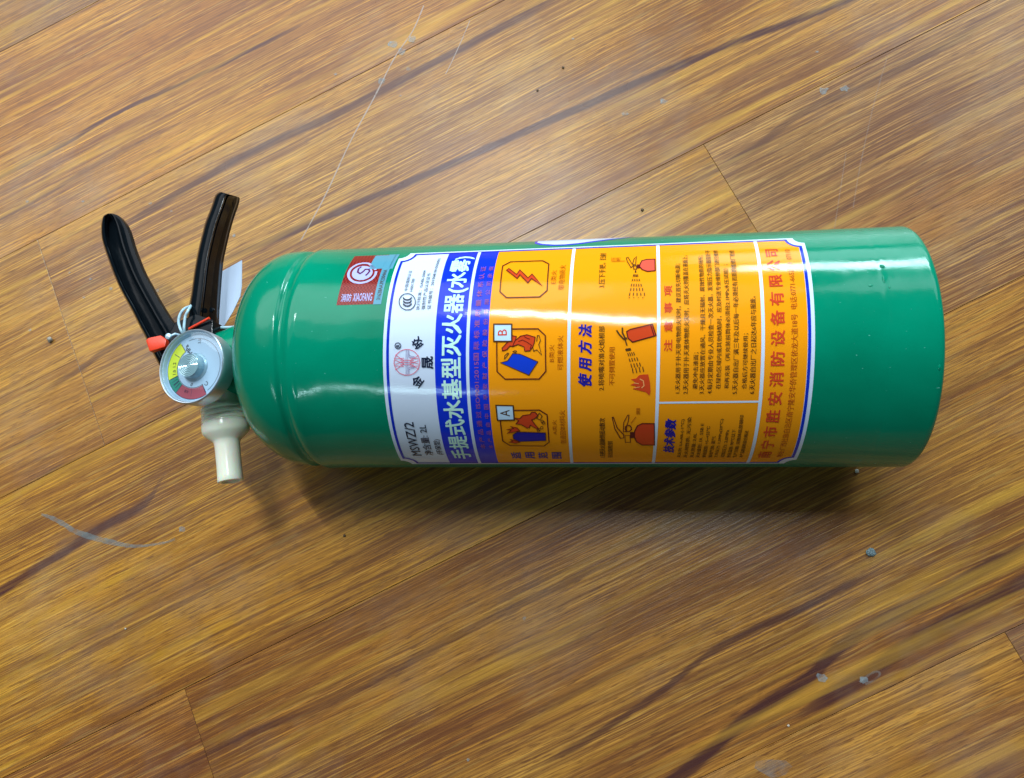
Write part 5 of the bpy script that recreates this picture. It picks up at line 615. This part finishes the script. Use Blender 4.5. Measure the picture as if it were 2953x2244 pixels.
# certification sticker beside the label
def quad(bm, x0, x1, a0, a1, sk=0.0006): add_poly(bm, [(a, x-sk*(a-62)) for a, x in ((a0, x0), (a1, x0), (a1, x1), (a0, x1))])
bm = bmesh.new(); quad(bm, -1.425, -1.115, 44.0, 79.6)
stk = wrap_obj('certification_sticker', bm, PM['stickerbrown'], fx, 1)
stk['label'] = 'brown and cyan certification sticker with a fine security grid'
bm = bmesh.new(); quad(bm, -1.118, -1.052, 44.0, 79.8); quad(bm, -1.235, -1.117, 44.6, 57.6); quad(bm, -1.06, -1.028, 44.0, 58)
wrap_obj('serial_strip', bm, PM['stickercyan'], stk, 2)
bm = bmesh.new()
for c, w, cl, pts in STICKER_STROKES:
    if c == 'stickerline': add_stroke(bm, [(a, x) for x, a in pts if not (x > -1.24 and a < 58)], w*.8, False)
for c, l, pts in STICKER_FILLS: add_poly(bm, [(a, x) for x, a in pts if not (x > -1.235 and a < 57.5)])
def add_text_x(bm, s, x0, x1, a_top, a_bot, bold):
    vs, fs = text_verts(s, bold); a0 = min(v[0] for v in vs); a1 = max(v[0] for v in vs); b0 = min(v[1] for v in vs); b1 = max(v[1] for v in vs)
    nv = [bm.verts.new((a_bot+(a_top-a_bot)*(y-b0)/(b1-b0), x0+(x1-x0)*(x-a0)/(a1-a0), z)) for x, y, z in vs]
    for f in fs:
        try: bm.faces.new([nv[i] for i in f])
        except ValueError: pass
add_text_x(bm, '消防', -1.405, -1.318, 73.6, 77.9, .012); add_text_x(bm, 'XIAOFANG', -1.305, -1.145, 73.4, 77.9, .012)
wrap_obj('sticker_emblem', bm, PM['stickerline'], stk, 2)
bm = bmesh.new()
for c, w, cl, pts in STICKER_STROKES:
    if c == 'stickerdark': add_stroke(bm, [(a, x) for x, a in pts if not (x > -1.24 and a < 57)], w, cl)
wrap_obj('sticker_emblem', bm, PM['stickerdark'], stk, 3)
bm = bmesh.new()
for s, p0, p1, xt, xb, c, bold in STICKER_TEXTS: add_text(bm, s, 77.5, 58.8, -1.103, -1.070, 1)
wrap_obj('serial_lettering', bm, PM['dark'], stk, 3)
# second label on the far side, only its edge in view
bm = bmesh.new()
P1 = [(34.8, .12), (38.2, .17), (40.3, .27), (40.6, .40), (39.2, .52), (36.8, .62), (33.5, .74), (29, .88), (20, 1.0), (5, 1.0), (-20, 1.0), (-20, .12), (10, .10)]
add_poly(bm, P1); bl = wrap_obj('rear_label', bm, PM['band_blue'], fx, 1); bl['label'] = 'blue edged oval print on the far side of the tank'
bm = bmesh.new(); add_poly(bm, [(a-1.6 if x < .9 else a, x+(.02 if x < .3 else -.02)) for a, x in P1]); wrap_obj('rear_label_field', bm, PM['label_white'], bl, 2)

# ---- collar, valve, nozzle
bm = bmesh.new(); lathe(bm, [(-2.93, .20), (-2.925, .27), (-2.91, .285), (-2.85, .30), (-2.79, .325), (-2.765, .335), (-2.735, .34), (-2.68, .345), (-2.60, .345), (-2.53, .34), (-2.52, .2)], AX, 96)
obj('collar', bm, M_green, fx)
bm = bmesh.new(); lathe(bm, [(-3.42, 0), (-3.42, .10), (-3.40, .13), (-3.30, .14), (-3.28, .17), (-3.05, .18), (-3.04, .21), (-2.96, .22), (-2.95, .19), (-2.93, .19), (-2.915, .20), (-2.90, .19)], AX, 64)
tube_mesh(bm, [(-3.06, -.12, 1.05), (-3.04, -.15, 1.2), (-2.98, -.17, 1.38)], .10, 24)
obj('valve_body', bm, M_silver, fx)
NF = axis_frame((-2.90, -.20, 1.0), (-2.715, -1.13, 1.0))
bm = bmesh.new()
npf = [(0, 0), (0, .15), (.02, .165), (.14, .17), (.20, .175), (.245, .18), (.25, .20), (.262, .206), (.28, .206), (.288, .194), (.30, .194), (.308, .206), (.33, .206), (.338, .194), (.352, .194), (.36, .208), (.385, .209), (.39, .198), (.405, .198), (.412, .212),
       (.45, .213), (.485, .209), (.51, .190), (.545, .15), (.565, .128), (.58, .118), (.62, .113), (.80, .111), (.90, .113), (.945, .116), (.953, .112), (.955, .085), (.90, .075), (.80, .07), (.80, 0)]
lathe(bm, npf, NF, 72); obj('nozzle', bm, M_nozzle, fx, True, 40)

# ---- levers
def lever(name, G, zb, label=None):
    bm = bmesh.new(); n = len(G); m = len(G[0])
    top = [[bm.verts.new(p) for p in row] for row in G]
    bot = [[bm.verts.new((p[0], p[1], p[2]-zb)) for p in (row[0], row[m//2], row[-1])] for row in G]
    for i in range(n-1):
        for j in range(m-1): bm.faces.new((top[i][j], top[i+1][j], top[i+1][j+1], top[i][j+1]))
        bm.faces.new((top[i][0], bot[i][0], bot[i+1][0], top[i+1][0])); bm.faces.new((top[i][-1], top[i+1][-1], bot[i+1][-1], bot[i][-1]))
        for j in range(2): bm.faces.new((bot[i][j], bot[i][j+1], bot[i+1][j+1], bot[i+1][j]))
    for r, b_ in ((top[0], bot[0]), (top[-1], bot[-1])):
        bm.faces.new(r+b_[::-1])
    bmesh.ops.recalc_face_normals(bm, faces=bm.faces)
    return obj(name, bm, M_black, fx, True, 38)
lever('squeeze_lever', SQUEEZE_GRID, .05)
lever('carry_handle', CARRY_GRID, .03)
# rivet and stamped nick on the carry handle, bracket joining both levers to the valve
bm = bmesh.new(); slab(bm, [(-3.30, .33), (-3.10, .40), (-2.92, .34), (-2.90, .02), (-3.02, -.14), (-3.36, -.12), (-3.42, .06)], .86, 1.23, .012); obj('lever_bracket', bm, M_black, fx)
bm = bmesh.new(); lathe(bm, [(0, .022), (.02, .024), (.026, .02), (.03, 0)], Matrix.Translation((-3.053, 0.504, 1.02)) @ Matrix.Rotation(-math.pi/2, 4, 'Y'), 20); obj('rivet', bm, M_black, fx)

# ---- safety pin and red seal
bm = bmesh.new(); lathe(bm, [(0, 0), (0, .018), (.006, .026), (.02, .030), (.03, .028), (.036, .018), (.038, 0)], Matrix.Translation((PIN[0][0], PIN[0][1], 1.32)) @ Matrix.Rotation(-math.pi/2, 4, 'Y'), 28)
tube_mesh(bm, [(PIN[0][0], PIN[0][1], 1.325), (PIN[1][0], PIN[1][1], 1.31), (PIN[1][0]+.06, PIN[1][1], 1.2)], .012, 12)
obj('safety_pin', bm, M_pin, fx)
bm = bmesh.new(); slab(bm, SEAL, 1.24, 1.30, .010); seal = obj('seal', bm, M_redplastic, fx); seal['label'] = 'red plastic tamper seal tab'
bm = bmesh.new(); tube_mesh(bm, [SEAL_STICK[0], SEAL_STICK[1]], .0125, 12); obj('seal_stem', bm, M_redplastic, seal)

# ---- pressure gauge: local frame, +Z out of the dial
bm = bmesh.new(); GR = .338
lathe(bm, [(-.21, 0), (-.21, .16), (-.20, .25), (-.185, .315), (-.16, .332), (-.04, GR), (-.012, GR), (0, GR-.004), (.005, GR-.009), (.004, GR-.014), (-.006, GR-.019), (-.058, GR-.021), (-.06, 0)], Matrix.Rotation(-math.pi/2, 4, 'Y'), 128)
gauge = obj('pressure_gauge', bm, M_bezel, fx, True, 30, loc=(-2.915, -.178, 1.52)); gauge.rotation_euler = (math.radians(2), math.radians(-9), 0)
gauge['label'] = 'round pressure gauge with yellow, green and red sectors'
def disc_sector(r0, r1, a0, a1, z, n=24):
    bm = bmesh.new(); prev = None
    for i in range(n+1):
        a = math.radians(a0+(a1-a0)*i/n); p = bm.verts.new((r0*math.cos(a), r0*math.sin(a), z)); q = bm.verts.new((r1*math.cos(a), r1*math.sin(a), z))
        if prev: bm.faces.new((prev[0], prev[1], q, p))
        prev = (p, q)
    bmesh.ops.recalc_face_normals(bm, faces=bm.faces)
    for f in bm.faces:
        if f.normal.z < 0: f.normal_flip()
    return bm
bm = bmesh.new(); lathe(bm, [(-.057, .316), (-.014, .316), (-.014, .312), (-.040, .303), (-.053, .300), (-.053, 0)], Matrix.Rotation(-math.pi/2, 4, 'Y'), 96)
dial = obj('dial', bm, M_dial, gauge)
for nm, m, r0, r1, a0, a1 in (('yellow_sector', M_yellow, .19, .288, 127, 201), ('green_sector', M_greenp, .19, .288, 201.5, 231), ('red_sector', M_redp, .19, .288, 231.5, 300)):
    obj(nm, disc_sector(r0, r1, a0, a1, -.0515), m, gauge, False)
bmk = bmesh.new()
def dial_stroke(r0, a0, r1, a1, w):
    p = Vector((r0*math.cos(math.radians(a0)), r0*math.sin(math.radians(a0)), -.0508)); q = Vector((r1*math.cos(math.radians(a1)), r1*math.sin(math.radians(a1)), -.0508))
    d = (q-p).normalized(); s = Vector((-d.y, d.x, 0))*w/2
    bmk.faces.new([bmk.verts.new(v) for v in (p-s, q-s, q+s, p+s)])
for a, r0, r1, w in ((201.5, .185, .272, .008), (231, .19, .288, .005), (300, .18, .272, .008), (127, .185, .272, .006), (150, .20, .262, .006), (216, .195, .26, .012), (209, .2, .26, .004), (223, .2, .26, .006), (266, .19, .26, .003)):
    dial_stroke(r0, a, r1, a, w)
for i in range(24):
    dial_stroke(.288, 127+(300-127)*i/24, .288, 127+(300-127)*(i+1)/24, .004); dial_stroke(.185, 127+(300-127)*i/24, .185, 127+(300-127)*(i+1)/24, .004)
for i in range(30): dial_stroke(.262, -55+165*i/30, .262, -55+165*(i+1)/30, .004)
def dial_text(s, x, y, h, rot, bold=.01):
    vs, fs = text_verts(s, bold); cx = (min(v[0] for v in vs)+max(v[0] for v in vs))/2; cy = (min(v[1] for v in vs)+max(v[1] for v in vs))/2; H = max(v[1] for v in vs)-min(v[1] for v in vs); k = h/H; c, s_ = math.cos(rot), math.sin(rot)
    nv = [bmk.verts.new((x+((a-cx)*c-(b-cy)*s_)*k, y+((a-cx)*s_+(b-cy)*c)*k, -.0506)) for a, b, z in vs]
    for f in fs:
        try: bmk.faces.new([nv[i] for i in f])
        except ValueError: pass
dial_text('MPa', -.085, .165, .042, 2.2); dial_text('0', -.02, -.155, .032, 2.6); dial_text('2.5', .025, .235, .026, 1.5); dial_text('1.2', -.222, .035, .032, 1.6); dial_text('1.0', -.215, -.035, .03, 1.6)
dial_text('C', .135, -.155, .038, 2.6); dial_text('0.8', -.07, -.215, .026, 2.8)
dial_text('YL91992-36', .290, .0, .026, math.pi/2)
obj('dial_print', bmk, M_dialink, gauge, False)
# moulded centre boss with concentric rings
bk = bmesh.new(); pr = [(-.052, .130), (-.047, .127), (-.040, .110), (.03, .103), (.036, .102)]
r = .100; up = True
while r > .012: pr.append((.0385 if up else .0345, r)); r -= .0075; up = not up
pr.append((.036, 0)); lathe(bk, pr, Matrix.Rotation(-math.pi/2, 4, 'Y'), 64)
obj('centre_boss', bk, M_knob, gauge, True, 20, loc=(0, 0, 0))
bm = bmesh.new(); lathe(bm, [(-.022, GR-.020), (-.014, GR-.020), (-.006, .27), (-.004, .2), (-.003, .12), (-.003, .110), (-.006, .110), (-.007, .2), (-.010, .27), (-.018, GR-.020), (-.022, GR-.020)], Matrix.Rotation(-math.pi/2, 4, 'Y'), 96)
obj('clear_cover', bm, M_lens, gauge, True, 60)

# ------------------------------------------------------------------ inspection tag on its cord
bm = bmesh.new(); slab(bm, [(p[0], p[1]) for p in TAG], .70, .708)
for v in bm.verts: v.co.z += .05*(v.co.x+2.6)*1.2+.06*noise.noise(Vector((v.co.x*3, v.co.y*3, 0)))
tg = obj('inspection_tag', bm, M_tag, None, True, 30)
tag(tg, 'pale blue-white card tag tied on behind the black carry handle', 'tag')
bm = bmesh.new()
for i in range(6):
    y = .14+.05*i; x0 = -2.98; x1 = -2.86+.018*i
    z = .715+.06*(x0+2.6)+.012
    bm.faces.new([bm.verts.new((a, b, z+.06*(a-x0)+.012)) for a, b in ((x0, y), (x1, y+.02), (x1, y+.028), (x0, y+.008))])
obj('tag_print', bm, M_tagpink, tg, False)
for P, r in ((STRING_A, .0125), (STRING_B, .0125), (STRING_C, .0135)):
    bm = bmesh.new(); tube_mesh(bm, smooth_path(P, 6), r, 10); obj('cord', bm, M_cord, tg)
